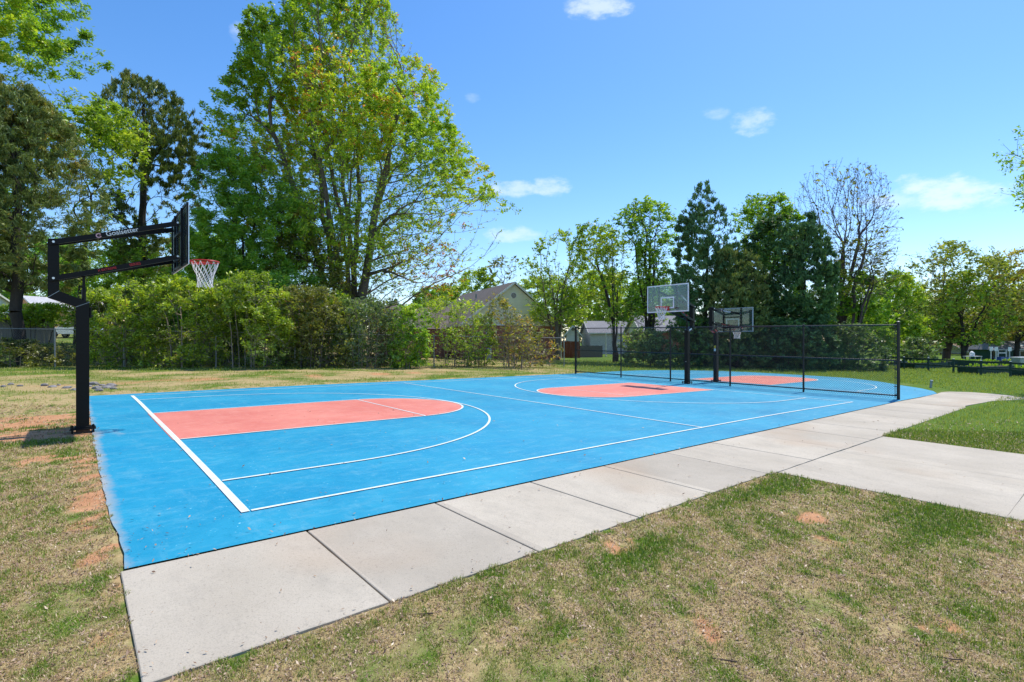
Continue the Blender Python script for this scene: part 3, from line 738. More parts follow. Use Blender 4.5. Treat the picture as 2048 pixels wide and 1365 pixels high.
# ------------------------------------------------------------------ basketball goals
def text_mesh(name, s, size, m, parent, loc, rot, ext=.006):
    cu = bpy.data.curves.new(name, 'FONT'); cu.body = s; cu.size = size * FT; cu.align_x = 'CENTER'; cu.align_y = 'CENTER'; cu.extrude = ext * FT; cu.offset = .0008
    t = bpy.data.objects.new(name, cu); col.objects.link(t)
    bpy.context.view_layer.update()
    me = bpy.data.meshes.new_from_object(t.evaluated_get(bpy.context.evaluated_depsgraph_get()))
    bpy.data.objects.remove(t); me.materials.clear(); me.materials.append(m)
    o = bpy.data.objects.new(name, me); o.location = tuple(c * FT for c in loc); o.rotation_euler = rot
    return link(o, parent)
def make_goal(x, y, rz, label, drop=0, frame='white', slant_sticker=None, post_label=False):
    """local +x points from the post towards the hoop"""
    z0 = float(G(x, y)) + .02
    g = empty('basketball_goal', (x, y, z0), rz, label, 'basketball hoop', 'adjustable basketball goals around the courts')
    blk = M['black']
    mb = MB(); hw = .25
    side = [(-.3, .28), (.28, .28), (.28, 7.25), (-1.0, 7.82), (-1.0, 10.66), (-1.47, 10.62), (-1.47, 7.44), (-.3, 6.98)]
    mb.prism([(px, -hw, pz) for px, pz in side], (0, 2 * hw, 0))
    mb.build('post', blk, g)
    for (a, b) in (((.29, 7.26), (-.3, 6.98)), ((-.99, 7.83), (-1.47, 7.44))):
        for s in (-1, 1):
            mb = MB(); mb.bar((a[0], s * (hw + .006), a[1]), (b[0], s * (hw + .006), b[1]), .012, .025); mb.build('weld_seam', M['greymetal'], g)
    mb = MB(); mb.box((0, 0, .22), (1.15, 1.0, .07), bev=.02); mb.box((0, 0, .30), (.75, .62, .09), bev=.03)
    mb.build('base_plate', blk, g)
    mb = MB(); mb.box((-.0, 0, .08), (.62, .56, .22), bev=.05); mb.build('footing_sleeve', M['rust'], g)
    for sx in (-.46, .46):
        for sy in (-.4, .4):
            mb = MB(); mb.tube((sx, sy, -.02), (sx, sy, .36), .045, n=8); mb.tube((sx, sy, .25), (sx, sy, .31), .085, n=6); mb.build('anchor_bolt', blk, g)
    # parallel arms, splayed towards the board
    ax, bx = -1.23, 4.42 + drop * .05
    z1, z2 = 10.44, 8.48
    for nm, za, zb in (('upper', z1, 12.12 - drop), ('lower', z2, 10.12 - drop)):
        for s in (-1, 1):
            A = (ax, s * .34, za); Bp = (bx, s * 1.22, zb)
            mb = MB()
            K = (.6, s * .40, za + (zb - za) * (.6 - ax) / (bx - ax))
            mb.bar((ax - .17, s * .34, za - .05), K, .12, .27); mb.bar(K, Bp, .12, .27)
            arm = mb.build('arm', blk, g)
            for P in ((ax, s * .41, za), (bx - .08, s * 1.29, zb)):
                b2 = MB(); b2.tube((P[0], P[1], P[2]), (P[0], P[1] + s * .05, P[2]), .062, n=6); b2.build('bolt', M['bolt'], arm)
            # lettering lies on the arm's outer side
            t = .56
            px_ = K[0] + (Bp[0] - K[0]) * (t - .32) * 1.25; py_ = K[1] + (Bp[1] - K[1]) * (t - .32) * 1.25; pz_ = K[2] + (Bp[2] - K[2]) * (t - .32) * 1.25
            d = (Vector(Bp) - Vector(K)).normalized()
            xax = d * (1 if s < 0 else -1); nrm = Vector((-d.y, d.x, 0)).normalized() * (1 if s > 0 else -1)
            if nrm.y * s < 0: nrm = -nrm
            yax = nrm.cross(xax).normalized()
            rot = Matrix((xax, yax, nrm)).transposed().to_euler()
            off = Vector((px_, py_, pz_)) + nrm * .066
            if nm == 'upper':
                text_mesh('lettering', 'Goalsetter', .36, M['textwhite'], arm, tuple(off), rot)
                q = off - xax * 1.12
                em = MB(); N = 24
                for k in range(N):
                    t0, t1 = 2 * math.pi * k / N * .86 + .4, 2 * math.pi * (k + 1) / N * .86 + .4
                    em.prism([q + (xax * math.cos(t0) + yax * math.sin(t0)) * .075, q + (xax * math.cos(t0) + yax * math.sin(t0)) * .135,
                              q + (xax * math.cos(t1) + yax * math.sin(t1)) * .135, q + (xax * math.cos(t1) + yax * math.sin(t1)) * .075], nrm * .006)
                em.box(q + xax * .06 + nrm * .003, (.11, .012, .035), rot=rot.to_matrix())
                em.build('emblem', M['pinkmark'], arm)
            else:
                text_mesh('lettering', 'X EXTREME', .17, M['textred'], arm, tuple(off - xax * .72), rot)
                text_mesh('lettering', 'SERIES', .2, M['textred'], arm, tuple(off + xax * .62), rot)
    # cross plate joining the arms near the middle
    for za, zb in ((z1, 12.12 - drop), (z2, 10.12 - drop)):
        mb = MB(); zz = za + (zb - za) * .33; mb.bar((.6, -.42, zz), (.6, .42, zz), .22, .2); mb.build('cross_brace', blk, g)
    mb = MB(); zz = z2 + (10.12 - drop - z2) * .215
    mb.bar((.04, 0, 7.2), (.04, 0, zz + .05), .13, .13); mb.tube((.04, -.35, zz), (.04, .35, zz), .05); mb.tube((.04, 0, 7.05), (.04, 0, 8.0), .1); mb.build('lift_actuator', blk, g)
    mb = MB(); mb.box((.33, 0, 6.7), (.10, .34, .62), bev=.03); mb.tube((.34, 0, 6.5), (.47, 0, 6.5), .04); mb.build('crank_box', blk, g)
    mb = MB(); mb.box((.293, 0, 3.0), (.02, .05, .07)); mb.build('screw', M['bolt'], g)
    # board
    zb0, bh, bw, xf = 9.5 - drop, 3.55, 6.15, 4.62 + drop * .05
    zc = zb0 + bh / 2
    mb = MB(); mb.box((xf, 0, zc), (.045, bw - .12, bh - .12)); mb.build('backboard', M['glass'], g)
    mb = MB(); t = .15; hw_, hh = bw / 2, bh / 2
    for s in (-1, 1):
        mb.box((xf + .03, s * (hw_ - t / 2), zc), (.05, t, bh)); mb.box((xf + .03, 0, zc + s * (hh - t / 2)), (.052, bw - 2 * t, t))
    fr = mb.build('board_frame', M['white'], g)
    mb = MB(); t = .11
    for s in (-1, 1):
        mb.box((xf - .035, s * (hw_ - t / 2 - .01), zc), (.07, t, bh - .02)); mb.box((xf - .035, 0, zc + s * (hh - t / 2 - .01)), (.068, bw - 2 * t - .02, t))
    mb.build('frame_channel', M['black'] if frame == 'white' else M['greymetal'], fr)
    mb = MB()
    for s in (-1, 1): mb.box((xf - .09, s * 1.34, zc), (.11, .17, bh - .06))
    mb.box((xf - .09, 0, zb0 + 2.18), (.09, 2.5, .12)); mb.box((xf - .09, 0, zb0 + .62), (.09, 2.5, .14)); mb.box((xf - .09, 0, zb0 + .12), (.09, 2.5, .1))
    mb.build('mounting_rail', blk, g)
    mb = MB(); w_, h_ = 2.0, 1.5; zc2 = zb0 + .48 + h_ / 2; t = .17
    for s in (-1, 1):
        mb.box((xf + .035, s * (w_ / 2 - t / 2), zc2), (.02, t, h_)); mb.box((xf + .035, 0, zc2 + s * (h_ / 2 - t / 2)), (.0205, w_ - 2 * t, t))
    mb.build('target_square', M['white'], g)
    # rim
    rx, rz_ = xf + .06 + .55 + .75, zb0 + .62
    mb = MB(); mb.torus((rx, 0, rz_), .78, .035, 40, 8)
    hoop = mb.build('rim', M['red'], g, smooth=True)
    mb = MB(); mb.box((xf + .10, 0, rz_ - .12), (.09, .62, .55), bev=.02)
    mb.prism([(xf + .12, -.27, rz_ + .03), (xf + .12, -.27, rz_ - .30), (xf + .62, -.27, rz_ - .08), (xf + .68, -.27, rz_ + .0)], (0, .54, 0)); mb.build('bracket', M['red'], hoop)
    for s in (-1, 1):
        mb = MB(); mb.path([(xf + .62, s * .26, rz_ - .16), (rx - .1, s * .74, rz_ - .10), (rx + .3, s * .70, rz_ - .06)], .03); mb.build('brace_rod', M['red'], hoop)
    # net: twelve loops crossing into diamonds, narrowing downwards
    mb = MB(); levels = [(0, .76), (.48, .60), (.78, .50), (1.05, .43), (1.3, .41), (1.5, .43)]
    rr_ = random.Random(int(x * 10))
    pt = {}
    for i, (dz, rad) in enumerate(levels):
        for k in range(24):
            a = 2 * math.pi * k / 24
            pt[i, k] = (rx + rad * math.cos(a) * (1 + rr_.uniform(-.05, .05) * (i > 0)), rad * math.sin(a) * (1 + rr_.uniform(-.05, .05) * (i > 0)), rz_ - .05 - dz + rr_.uniform(-.03, .03) * (i > 0))
    for i in range(len(levels) - 1):
        for k in range(24):
            if (k + i) % 2 == 0:
                for dk in (-1, 1): mb.tube(pt[i, k], pt[i + 1, (k + dk) % 24], .019, n=5)
    for k in range(24):
        if (k + 5) % 2 == 0: mb.tube(pt[5, k], (pt[5, k][0], pt[5, k][1], pt[5, k][2] - .08), .03, n=5)
    mb.build('net', M['cord'], g)
    if slant_sticker:
        c_ = Vector((-.72, 0, 7.205)); d = Vector((.58, 0, -.23)).normalized()
        mb = MB(); rot = Matrix((d, Vector((0, 1, 0)), d.cross(Vector((0, 1, 0))))).transposed()
        mb.box((-.80, 0, 7.13), (.75, .36, .012), rot=rot); mb.build('sticker', M[slant_sticker], g)
        for s in (-1, 1):
            mb = MB(); mb.box((-.42, s * (hw + .008), 7.34), (.62, .012, .2), rot=rot); mb.build('sticker', M[slant_sticker], g)
    if post_label:
        mb = MB(); mb.box((-.306, 0, 5.0), (.012, .28, .42)); mb.build('label', M['yellow'], g)
        mb = MB(); mb.box((-.306, 0, 4.6), (.012, .28, .36)); mb.build('label', M['white'], g)
    return g
make_goal(-3.55, 19.95, 0, 'black goal standing on bare soil at the near end of the court, seen from behind')
make_goal(59.45, 20.9, math.pi, 'goal in front of the tall black fence, its white-framed glass board facing the near hoop', slant_sticker='white')
make_goal(66.1, 20.4, 0, 'lowered goal behind the tall black fence, board turned away, yellow label on its post', drop=2.3, frame='grey', slant_sticker='red', post_label=True)

# ------------------------------------------------------------------ tall black chain-link fence between the courts
fp = [(61.2, -2.24), (61.1, 6.86), (61.05, 15.7), (61.1, 24.56), (61.2, 33.4), (61.3, 43.1)]
fen = empty('chain_link_fence', (61.15, 20, float(G(61.15, 20))), 0, 'tall black chain-link fence with top, middle and bottom rails between the two courts', 'fence')
ox, oy, oz = 61.15, 20, float(G(61.15, 20))
def loc3(x, y, z): return (x - ox, y - oy, float(G(x, y)) + z - oz)
for i, (x, y) in enumerate(fp):
    end = i in (0, len(fp) - 1)
    r = .15 if end else .105; h = 8.05 if end else 7.85
    mb = MB(); mb.tube(loc3(x, y, -.1), loc3(x, y, h), r, n=12); p_ = mb.build('post', M['fence_black'], fen, smooth=False)
    mb = MB(); a = loc3(x, y, h)
    mb.tube(a, (a[0], a[1], a[2] + .07), r * 1.12, r * .5, n=12); mb.build('cap', M['galv'] if i == 0 else M['fence_black'], p_)
for hgt, nm in ((7.72, 'top_rail'), (4.05, 'middle_rail'), (.42, 'bottom_rail')):
    mb = MB()
    for (a, b) in zip(fp[:-1], fp[1:]): mb.tube(loc3(a[0], a[1], hgt), loc3(b[0], b[1], hgt), .068, n=8)
    mb.build(nm, M['fence_black'], fen)
def wires(p0, p1, h0, h1, pitch, w, zfun):
    """woven diamond wire as thin square bars; returns V,F in absolute feet"""
    P0, P1 = np.array(p0), np.array(p1); Lh = np.linalg.norm(P1 - P0); d = (P1 - P0) / Lh; nrm = np.array([-d[1], d[0]])
    V, F = [], []; H = h1 - h0
    for s in (-1, 1):
        c0 = np.arange(-H, Lh, pitch) if s > 0 else np.arange(0, Lh + H, pitch)
        for c in c0:
            # line u = c + s*(z-h0)
            za, zb = 0, H
            if s > 0: za = max(0, -c); zb = min(H, Lh - c)
            else: za = max(0, c - Lh); zb = min(H, c)
            if zb - za < .02: continue
            n0 = len(V)
            for z in (za, zb):
                u = c + s * z; q = P0 + d * u
                for (ou, on, ov) in ((-w, -w, w * s), (w, -w, -w * s), (0, w, 0)):
                    e = q + d * ou * .5 + nrm * (on * .6 + s * w * .5)
                    V.append((e[0], e[1], zfun(e[0], e[1]) + h0 + z + ov * .5))
            F += [(n0, n0 + 1, n0 + 4, n0 + 3), (n0 + 1, n0 + 2, n0 + 5, n0 + 4), (n0 + 2, n0, n0 + 3, n0 + 5)]
    return V, F
V, F = [], []
for (a, b) in zip(fp[:-1], fp[1:]):
    v, f = wires(a, b, .1, 7.75, .235, .0125, lambda x, y: float(G(x, y)))
    n0 = len(V); V += v; F += [tuple(i + n0 for i in q) for q in f]
V = np.array(V) - np.array([ox, oy, oz])
npmesh('wire_mesh', V, np.array(F), M['fence_black'], fen)
for i in (0, 5):
    x, y = fp[i]; s = 1 if i == 0 else -1
    mb = MB(); mb.bar(loc3(x, y + s * .28, .1), loc3(x, y + s * .28, 7.7), .04, .06)
    for k in range(9): mb.box(loc3(x, y + s * .12, .5 + k * .87), (.34, .36, .07))
    mb.build('tension_bar', M['fence_black'], fen)

# ------------------------------------------------------------------ galvanised fence under the hedge
gpn = [(-60, 84), (110, 85), (248, 86.5), (432, 91), (590, 95), (718, 98.5), (868, 103), (1008, 107), (1128, 111)]
P = [at(u, d) for u, d in gpn]
gf = empty('chain_link_fence', P[0], 0, 'low galvanised chain-link fence overgrown by the hedge behind the court', 'fence')
O = np.array(P[0])
V, F = [], []
for i, p in enumerate(P):
    q = np.array(p) - O
    mb = MB(); mb.tube(tuple(q + [0, 0, -.2]), tuple(q + [0, 0, 6.35]), .12, n=8); mb.tube(tuple(q + [0, 0, 6.35]), tuple(q + [0, 0, 6.5]), .14, .05, n=8); mb.build('post', M['galv'], gf)
    if i:
        a, b = P[i - 1], p
        v, f = wires(a[:2], b[:2], .1, 6.1, .42, .010, lambda x, y: float(G(x, y)))
        n0 = len(V); V += v; F += [tuple(k + n0 for k in w) for w in f]
        mb = MB(); mb.tube(tuple(np.array(a) - O + [0, 0, 6.2]), tuple(q + [0, 0, 6.2]), .07, n=6); mb.build('top_rail', M['galv'], gf)
npmesh('wire_mesh', np.array(V) - O, np.array(F), M['wire'], gf)

# ------------------------------------------------------------------ trees and shrubs
def prim(root, pts, bf, maxd=None):
    """greedy tree through pts; root (k,3) chain already connected; returns positions and parents in growth order"""
    pos = [tuple(p) for p in root]; par = [-1] + list(range(len(root) - 1)); pl = [0.0]
    for i in range(1, len(root)): pl.append(pl[-1] + float(np.linalg.norm(root[i] - root[i - 1])) * .55)
    pts = np.asarray(pts, float); n = len(pts)
    best = np.full(n, np.inf); bp = np.zeros(n, int); alive = np.ones(n, bool); bl = np.zeros(n)
    def upd(i):
        p = np.array(pos[i]); dv = pts - p; d = np.linalg.norm(dv, axis=1)
        up = np.maximum(0, -dv[:, 2]) * .8               # branches prefer to rise
        c = d + up + bf * (pl[i] + d)
        mk = alive & (c < best); best[mk] = c[mk]; bp[mk] = i; bl[mk] = pl[i] + d[mk]
    for i in range(len(pos)): upd(i)
    for _ in range(n):
        j = int(np.argmin(np.where(alive, best, np.inf)))
        pos.append(tuple(pts[j])); par.append(int(bp[j])); pl.append(float(bl[j])); alive[j] = False
        upd(len(pos) - 1)
    return np.array(pos), np.array(par)
def tubes(A, Bq, ra, rb, k):
    d = Bq - A; Ln = np.linalg.norm(d, axis=1); ok = Ln > 1e-4; A, Bq, ra, rb, d = A[ok], Bq[ok], ra[ok], rb[ok], d[ok] / Ln[ok][:, None]
    q = np.where(np.abs(d[:, 2:3]) < .9, [[0, 0, 1.]], [[1., 0, 0]])
    x = np.cross(d, q); x /= np.linalg.norm(x, axis=1)[:, None]; y = np.cross(d, x)
    n = len(A); V = np.empty((n, 2, k, 3))
    for i in range(k):
        t = 2 * math.pi * i / k; o_ = x * math.cos(t) + y * math.sin(t)
        V[:, 0, i] = A + o_ * ra[:, None]; V[:, 1, i] = Bq + o_ * rb[:, None]
    b0 = np.arange(n)[:, None] * 2 * k; F = []
    for i in range(k):
        j = (i + 1) % k; F.append(b0 + [i, j, k + j, k + i])
    return V.reshape(-1, 3), np.concatenate(F)
def sines(rg, n=7, s=1.0):
    D = rg.normal(size=(n, 3)) * s; ph = rg.uniform(0, 6.3, n)
    return lambda P: np.sin(P @ D.T + ph).sum(1) / math.sqrt(n)
def tree(name, label, cat, u0, d, rows, leaf, bark, n=700, stems=1, trunk=.9, cover_=1.0, ls=1.0, spread=1.0, bf=.25, clear=.12, gaps=-.6, shell=.5, depthk=.85,
         low=1.0, seed=None, group=None, needle=False, twigs=1.0, stemtop=.55, zbase=None, lean=0, tshift=0, elong=1.6, hang=0, nmul=1.7, rbias=0):
    seed = seed if seed is not None else int(abs(u0) * 7 + d)
    rg = np.random.default_rng(seed)
    bx, by, bz = at(u0, d)
    if zbase is not None: bz = zbase
    root0 = np.array([bx, by, bz])
    rows = sorted(rows); vs = np.array([r_[0] for r_ in rows], float)
    zz = CH + (HOR - vs) * d / FPX - bz; xl = (np.array([r_[1] for r_ in rows], float) - u0) * d / FPX; xr = (np.array([r_[2] for r_ in rows], float) - u0) * d / FPX
    zz = zz[::-1]; xl = xl[::-1]; xr = xr[::-1]
    H = zz[-1]; zlo = max(zz[0], .2)
    rt3 = np.array([RT[0], RT[1], 0]); fw3 = np.array([FW[0], FW[1], 0])
    wid = np.maximum(.3, xr - xl)
    area = float(np.trapezoid(wid, zz)) if hasattr(np, 'trapezoid') else float(np.trapz(wid, zz))
    def env(m):
        out_ = []
        lob = sines(rg, 5, 2.2)
        while sum(len(o_) for o_ in out_) < m:
            k = m * 3
            z = rg.uniform(zlo, H, k); w = np.interp(z, zz, wid); keep = rg.random(k) < (w / wid.max()) ** 1.2
            z = z[keep]; k = len(z)
            L_, R_ = np.interp(z, zz, xl), np.interp(z, zz, xr); c = (L_ + R_) / 2; hw = (R_ - L_) / 2
            a = rg.uniform(0, 6.283, k); rho = rg.random(k) ** shell
            rho = rho * (1 + .10 * lob(np.stack([np.cos(a), np.sin(a), z / H * 4], 1)))
            lx = c + hw * rho * np.cos(a); ly = hw * depthk * rho * np.sin(a)
            p = root0 + np.outer(lx, rt3) + np.outer(ly, fw3) + np.outer(z, [0, 0, 1.])
            out_.append(p)
        return np.concatenate(out_)[:m]
    gap = sines(rg, 7, 5.5 / max(8, H * .6))
    n = int(n * nmul); P = env(int(n * 1.7)); P = P[gap(P) > gaps][:n]
    # stems
    R_, PR = [], []
    lat0 = np.interp(H * .6, zz, (xl + xr) / 2)
    nodes, parents = None, None
    if stems == 1:
        top = H * stemtop; k = 7
        ch_ = [root0 + [0, 0, top * i / k] + rt3 * (lat0 * (i / k) ** 1.6 * .5 + rg.normal(0, .012 * top) * (i > 0)) + fw3 * rg.normal(0, .012 * top) * (i > 0) for i in range(k + 1)]
        order = np.argsort(np.linalg.norm(P - root0, axis=1))
        nodes, parents = prim(np.array(ch_), P, bf)
    else:
        # several stems from one base: split the points by direction
        ang = rg.uniform(0, 6.283, stems); rad_ = rg.uniform(.15, .55, stems)
        heads = [];
        wmax = np.interp(H * .6, zz, wid) / 2
        for s in range(stems):
            a = 2 * math.pi * s / stems + rg.uniform(-.5, .5)
            heads.append(root0 + rt3 * (lat0 + math.cos(a) * rad_[s] * wmax) + fw3 * math.sin(a) * rad_[s] * wmax * depthk + [0, 0, H * rg.uniform(.5, .72)])
        heads = np.array(heads)
        asg = np.argmin(np.stack([np.linalg.norm((P - hd) * [1, 1, .35], axis=1) for hd in heads]), 0)
        nodes = [root0]; parents = [-1]
        for s in range(stems):
            k = 6; b0_ = root0 + rt3 * rg.normal(0, .10 * trunk * stems) + fw3 * rg.normal(0, .10 * trunk * stems) + (heads[s] - root0) * [1, 1, 0] * (.75 if trunk < .4 else 0)
            ch_ = []
            for i in range(k + 1):
                t = i / k; ch_.append(b0_ * (1 - t) + heads[s] * t + rt3 * (rg.normal(0, .010 * H) * (0 < i)) - (heads[s] - b0_) * [1, 1, 0] * (t * (1 - t)) * .5)
            nn_, pp_ = prim(np.array(ch_), P[asg == s], bf)
            off = len(nodes); nodes += [q for q in nn_]; parents += [(-1 if q < 0 else q + off) for q in pp_]
        nodes = np.array(nodes); parents = np.array(parents)
    N = len(nodes); w = np.zeros(N); child = np.zeros(N, int)
    for i in range(N):
        if parents[i] >= 0: child[parents[i]] += 1
    w[child == 0] = 1
    for i in range(N - 1, -1, -1):
        if parents[i] >= 0: w[parents[i]] += w[i]
    main = np.full(N, -1)
    for i in range(N):
        q = parents[i]
        if q >= 0 and (main[q] < 0 or w[i] > w[main[q]]): main[q] = i
    inn = np.where((parents >= 0) & (main >= 0))[0]
    for _ in range(3):
        nodes[inn] = nodes[inn] * .4 + (nodes[parents[inn]] + nodes[main[inn]]) * .3
    rad = trunk * (w / w.max()) ** .62 * .5
    rad = np.maximum(rad, .00022 * d)
    # edges, bent slightly in the middle
    e = np.where(parents >= 0)[0]
    A, Bq = nodes[parents[e]], nodes[e]; ra, rb = np.minimum(rad[parents[e]], rad[e] * 1.5), rad[e]
    Ln = np.linalg.norm(Bq - A, axis=1)
    Mid = (A + Bq) / 2 + rg.normal(0, 1, A.shape) * Ln[:, None] * .035 - np.array([0, 0, 1]) * (Ln * .04)[:, None]
    A2, B2 = np.concatenate([A, Mid]), np.concatenate([Mid, Bq]); rm = (ra + rb) / 2
    r1, r2 = np.concatenate([ra, rm]), np.concatenate([rm, rb])
    # twigs
    tips = np.where(child == 0)[0]; small = np.where(rad <= np.quantile(rad, .8))[0]
    nt_ = int(len(nodes) * 2.0 * twigs)
    st = rg.choice(small, nt_)
    dirp = nodes[st] - nodes[np.maximum(parents[st], 0)]; dirp /= np.linalg.norm(dirp, axis=1)[:, None] + 1e-6
    tl = rg.uniform(.5, 1.6, nt_) * spread * (area / n) ** .5 * .8
    tdv = dirp * .7 + rg.normal(0, .5, (nt_, 3)) + [0, 0, .25 - hang]; tdv /= np.linalg.norm(tdv, axis=1)[:, None]
    tA = nodes[st]; tB = tA + tdv * tl[:, None]
    rtw = .00016 * d
    thick = r1 > .0045 * d * .3
    V1, F1 = tubes(A2[thick], B2[thick], r1[thick] * 1.0, r2[thick], 8 if trunk > .5 else 5)
    Aq = np.concatenate([A2[~thick], tA]); Bt = np.concatenate([B2[~thick], tB])
    V2, F2 = tubes(Aq, Bt, np.concatenate([r1[~thick], np.full(nt_, rtw)]), np.concatenate([r2[~thick], np.full(nt_, rtw * .5)]), 3)
    root = empty(name, (bx, by, bz), 0, label, cat, group)
    npmesh('trunk', np.concatenate([V1, V2]) - root0, np.concatenate([F1, F2 + len(V1)]), bark, root, smooth=True)
    # leaves
    size = .0040 * d * ls
    la = size * size * .5 * .62
    nl = int(cover_ * (2.3 if not needle else 2.6) * area / la)
    if nl > 10:
        src_a = np.concatenate([nodes[tips], tB, (tA + tB) / 2]); 
        fz = (src_a[:, 2] - bz) / H
        pz = np.clip(low + (1 - low) * np.clip((fz - .1) / .45, 0, 1), 0.02, 1)
        g2 = sines(rg, 6, 9 / max(8, H * .6))
        g2b = sines(rg, 6, 22 / max(8, H * .6)); pz = pz * np.clip(.6 + .62 * g2(src_a), .06, 2) * np.clip(.75 + .5 * g2b(src_a), .1, 2)
        ii = rg.choice(len(src_a), nl, p=pz / pz.sum())
        sp = spread * (area / n) ** .5 * (.62 if not needle else .5)
        c = src_a[ii] + rg.normal(0, 1, (nl, 3)) * sp * [1, 1, .75]
        c[:, 2] = np.maximum(c[:, 2], bz + .15)
        sz = size * rg.uniform(.45, 1.55, nl)
        if needle:
            outw = c - (root0 + [0, 0, H * .4]); outw /= np.linalg.norm(outw, axis=1)[:, None]
            e1 = outw * .6 + rg.normal(0, .5, (nl, 3)) + [0, 0, .35 - hang]
        else: e1 = rg.normal(0, 1, (nl, 3)) * [1, 1, .6] - [0, 0, .25]
        e1 /= np.linalg.norm(e1, axis=1)[:, None]
        e2 = np.cross(e1, rg.normal(0, 1, (nl, 3)) + ([0, 0, 0] if needle else [0, 0, .8])); e2 /= np.linalg.norm(e2, axis=1)[:, None] + 1e-6
        e1 = e1 * (sz * elong / 2)[:, None]; e2 = e2 * (sz / elong / 2 * 1.15)[:, None]
        V = np.stack([c - e1, c + e2 - e1 * .1, c + e1, c - e2 - e1 * .1], 1).reshape(-1, 3) - root0
        g3 = sines(rg, 6, 5 / max(8, H * .5)); g4 = sines(rg, 5, 1.4)
        tint = np.clip(.46 + .17 * g3(c) + .10 * g4(c) + rg.normal(0, .15, nl), 0, 1)
        if rbias:
            lx = (c - root0) @ rt3; hz = (c[:, 2] - bz) / H; wmx = wid.max() / 2
            m_ = np.clip((lx / wmx + .35) * .9, 0, 1) * np.clip(1.25 - hz * 1.35, 0, 1); tint = np.clip(tint + rbias * m_ * (.8 + .6 * g3(c)), 0, 1)
        npmesh('crown', V, np.arange(4 * nl).reshape(nl, 4), Lm[leaf], root, attrs={'tint': np.repeat(tint, 4)})
    return root, nl
NL = 0
def T(*a, **k):
    global NL
    NL += tree(*a, **k)[1]

# --- left side
T('broadleaf_tree', 'leafy bright green tree leaning in from the upper left corner', 'tree', -190, 100, [(-190,-340,80), (-60,-420,60), (0,-400,140), (60,-400,165), (110,-400,192), (170,-400,200), (215,-400,205), (262,-360,130), (320,-320,60), (380,-300,20), (440,-260,-20)], 'fresh', B['dark'], n=1900, trunk=1.3, cover_=.85, spread=.85, gaps=-.6, clear=.2, bf=.3, low=.9, ls=.95, elong=1.5)
T('pine_tree', 'tall dark pine with an open rounded crown, behind the near goal', 'tree', 285, 140, [(160,250,320), (185,215,345), (220,200,372), (260,190,388), (330,185,396), (400,195,392), (460,215,370), (530,230,350), (560,250,320)], 'pine', B['dark'], n=1200, trunk=2.1, cover_=1.1, spread=.7, gaps=-.55, bf=.12, stemtop=.93, needle=True, ls=.9, shell=.7, low=1.0, elong=2.6)
T('broadleaf_tree', 'thin yellow green tree between the dark cedar and the open pine', 'tree', 150, 118, [(190,90,200), (240,100,265), (300,90,300), (360,110,290), (430,130,300), (500,150,330), (570,150,350), (640,170,330)], 'yellow', B['dark'], n=900, trunk=.9, cover_=.5, gaps=-.3, spread=.8, bf=.3)
T('cedar_tree', 'big dull green cedar filling the left edge behind the wooden fence', 'tree', 45, 88, [(165,-40,60), (230,-120,125), (300,-160,165), (380,-170,172), (460,-170,175), (530,-160,160), (565,-130,130), (582,-90,90)], 'pine', B['dark'], n=1500, trunk=1.6, cover_=2.2, spread=1.0, gaps=-1.3, bf=.15, stemtop=.9, needle=True, ls=.8, shell=.6, hang=.25, elong=2.4)
T('big_tree', 'tallest tree, a spreading bright green hardwood with many bare lower limbs', 'tree', 695, 136, [(-22,610,745), (0,570,790), (50,500,835), (110,455,862), (160,438,890), (210,422,905), (270,405,935), (320,440,962), (380,470,985), (420,480,1008), (460,490,1000), (510,520,975), (560,560,950), (610,610,900), (650,650,820)], 'big', B['grey'], n=4600, stems=9, trunk=2.2, cover_=1.02, spread=.9, gaps=-1.3, bf=.45, low=.06, ls=.78, rbias=.20, shell=.52, depthk=.8, twigs=2.8, elong=1.5)
T('broadleaf_tree', 'feathery mid green tree in front of the left side of the tallest tree', 'tree', 478, 122, [(292,450,510), (330,405,560), (380,385,600), (440,380,625), (500,378,645), (560,380,655), (620,400,650), (680,420,640)], 'feather', B['dark'], n=1100, stems=3, trunk=1.2, cover_=1.8, spread=1.0, gaps=-1.1, bf=.25, ls=.75, elong=2.2)
T('broadleaf_tree', 'brownish thin tree against the trunks of the tallest tree', 'tree', 590, 124, [(395,560,640), (450,530,665), (520,520,685), (590,525,700), (650,540,700), (700,560,690)], 'olive', B['dark'], n=800, stems=3, trunk=.8, cover_=.75, gaps=-.5, bf=.3, ls=.85)
hg = 'overgrown shrubs along the galvanised fence'
T('shrub', 'low green shrub against the weathered wooden fence, leftmost in the row', 'shrub', 35, 84, [(682,-60,50), (700,-70,85), (718,-70,100), (735,-60,95)], 'olive', B['pale'], n=260, stems=6, trunk=.25, cover_=1.0, ls=.75, group=hg)
T('shrub', 'small sparse shrub just left of the near goal post', 'shrub', 120, 90, [(690,70,160), (715,60,170), (738,60,175)], 'olive', B['pale'], n=160, stems=6, trunk=.2, cover_=.6, ls=.8, group=hg)
T('shrub', 'tall yellow green shrub directly right of the near goal post', 'shrub', 245, 88, [(562,215,262), (580,195,300), (600,185,330), (640,178,335), (690,180,335), (735,190,330)], 'hedge', B['pale'], n=560, stems=8, trunk=.3, cover_=.95, ls=.8, low=.38, gaps=-.15, spread=1.15, twigs=3.2, group=hg)
T('shrub', 'light green shrub under the near hoop net', 'shrub', 370, 90.5, [(556,330,375), (572,300,420), (590,275,450), (640,270,455), (690,280,450), (736,300,440)], 'hedge', B['pale'], n=760, stems=9, trunk=.3, cover_=.9, ls=.8, low=.38, gaps=-.15, spread=1.15, twigs=3.2, group=hg)
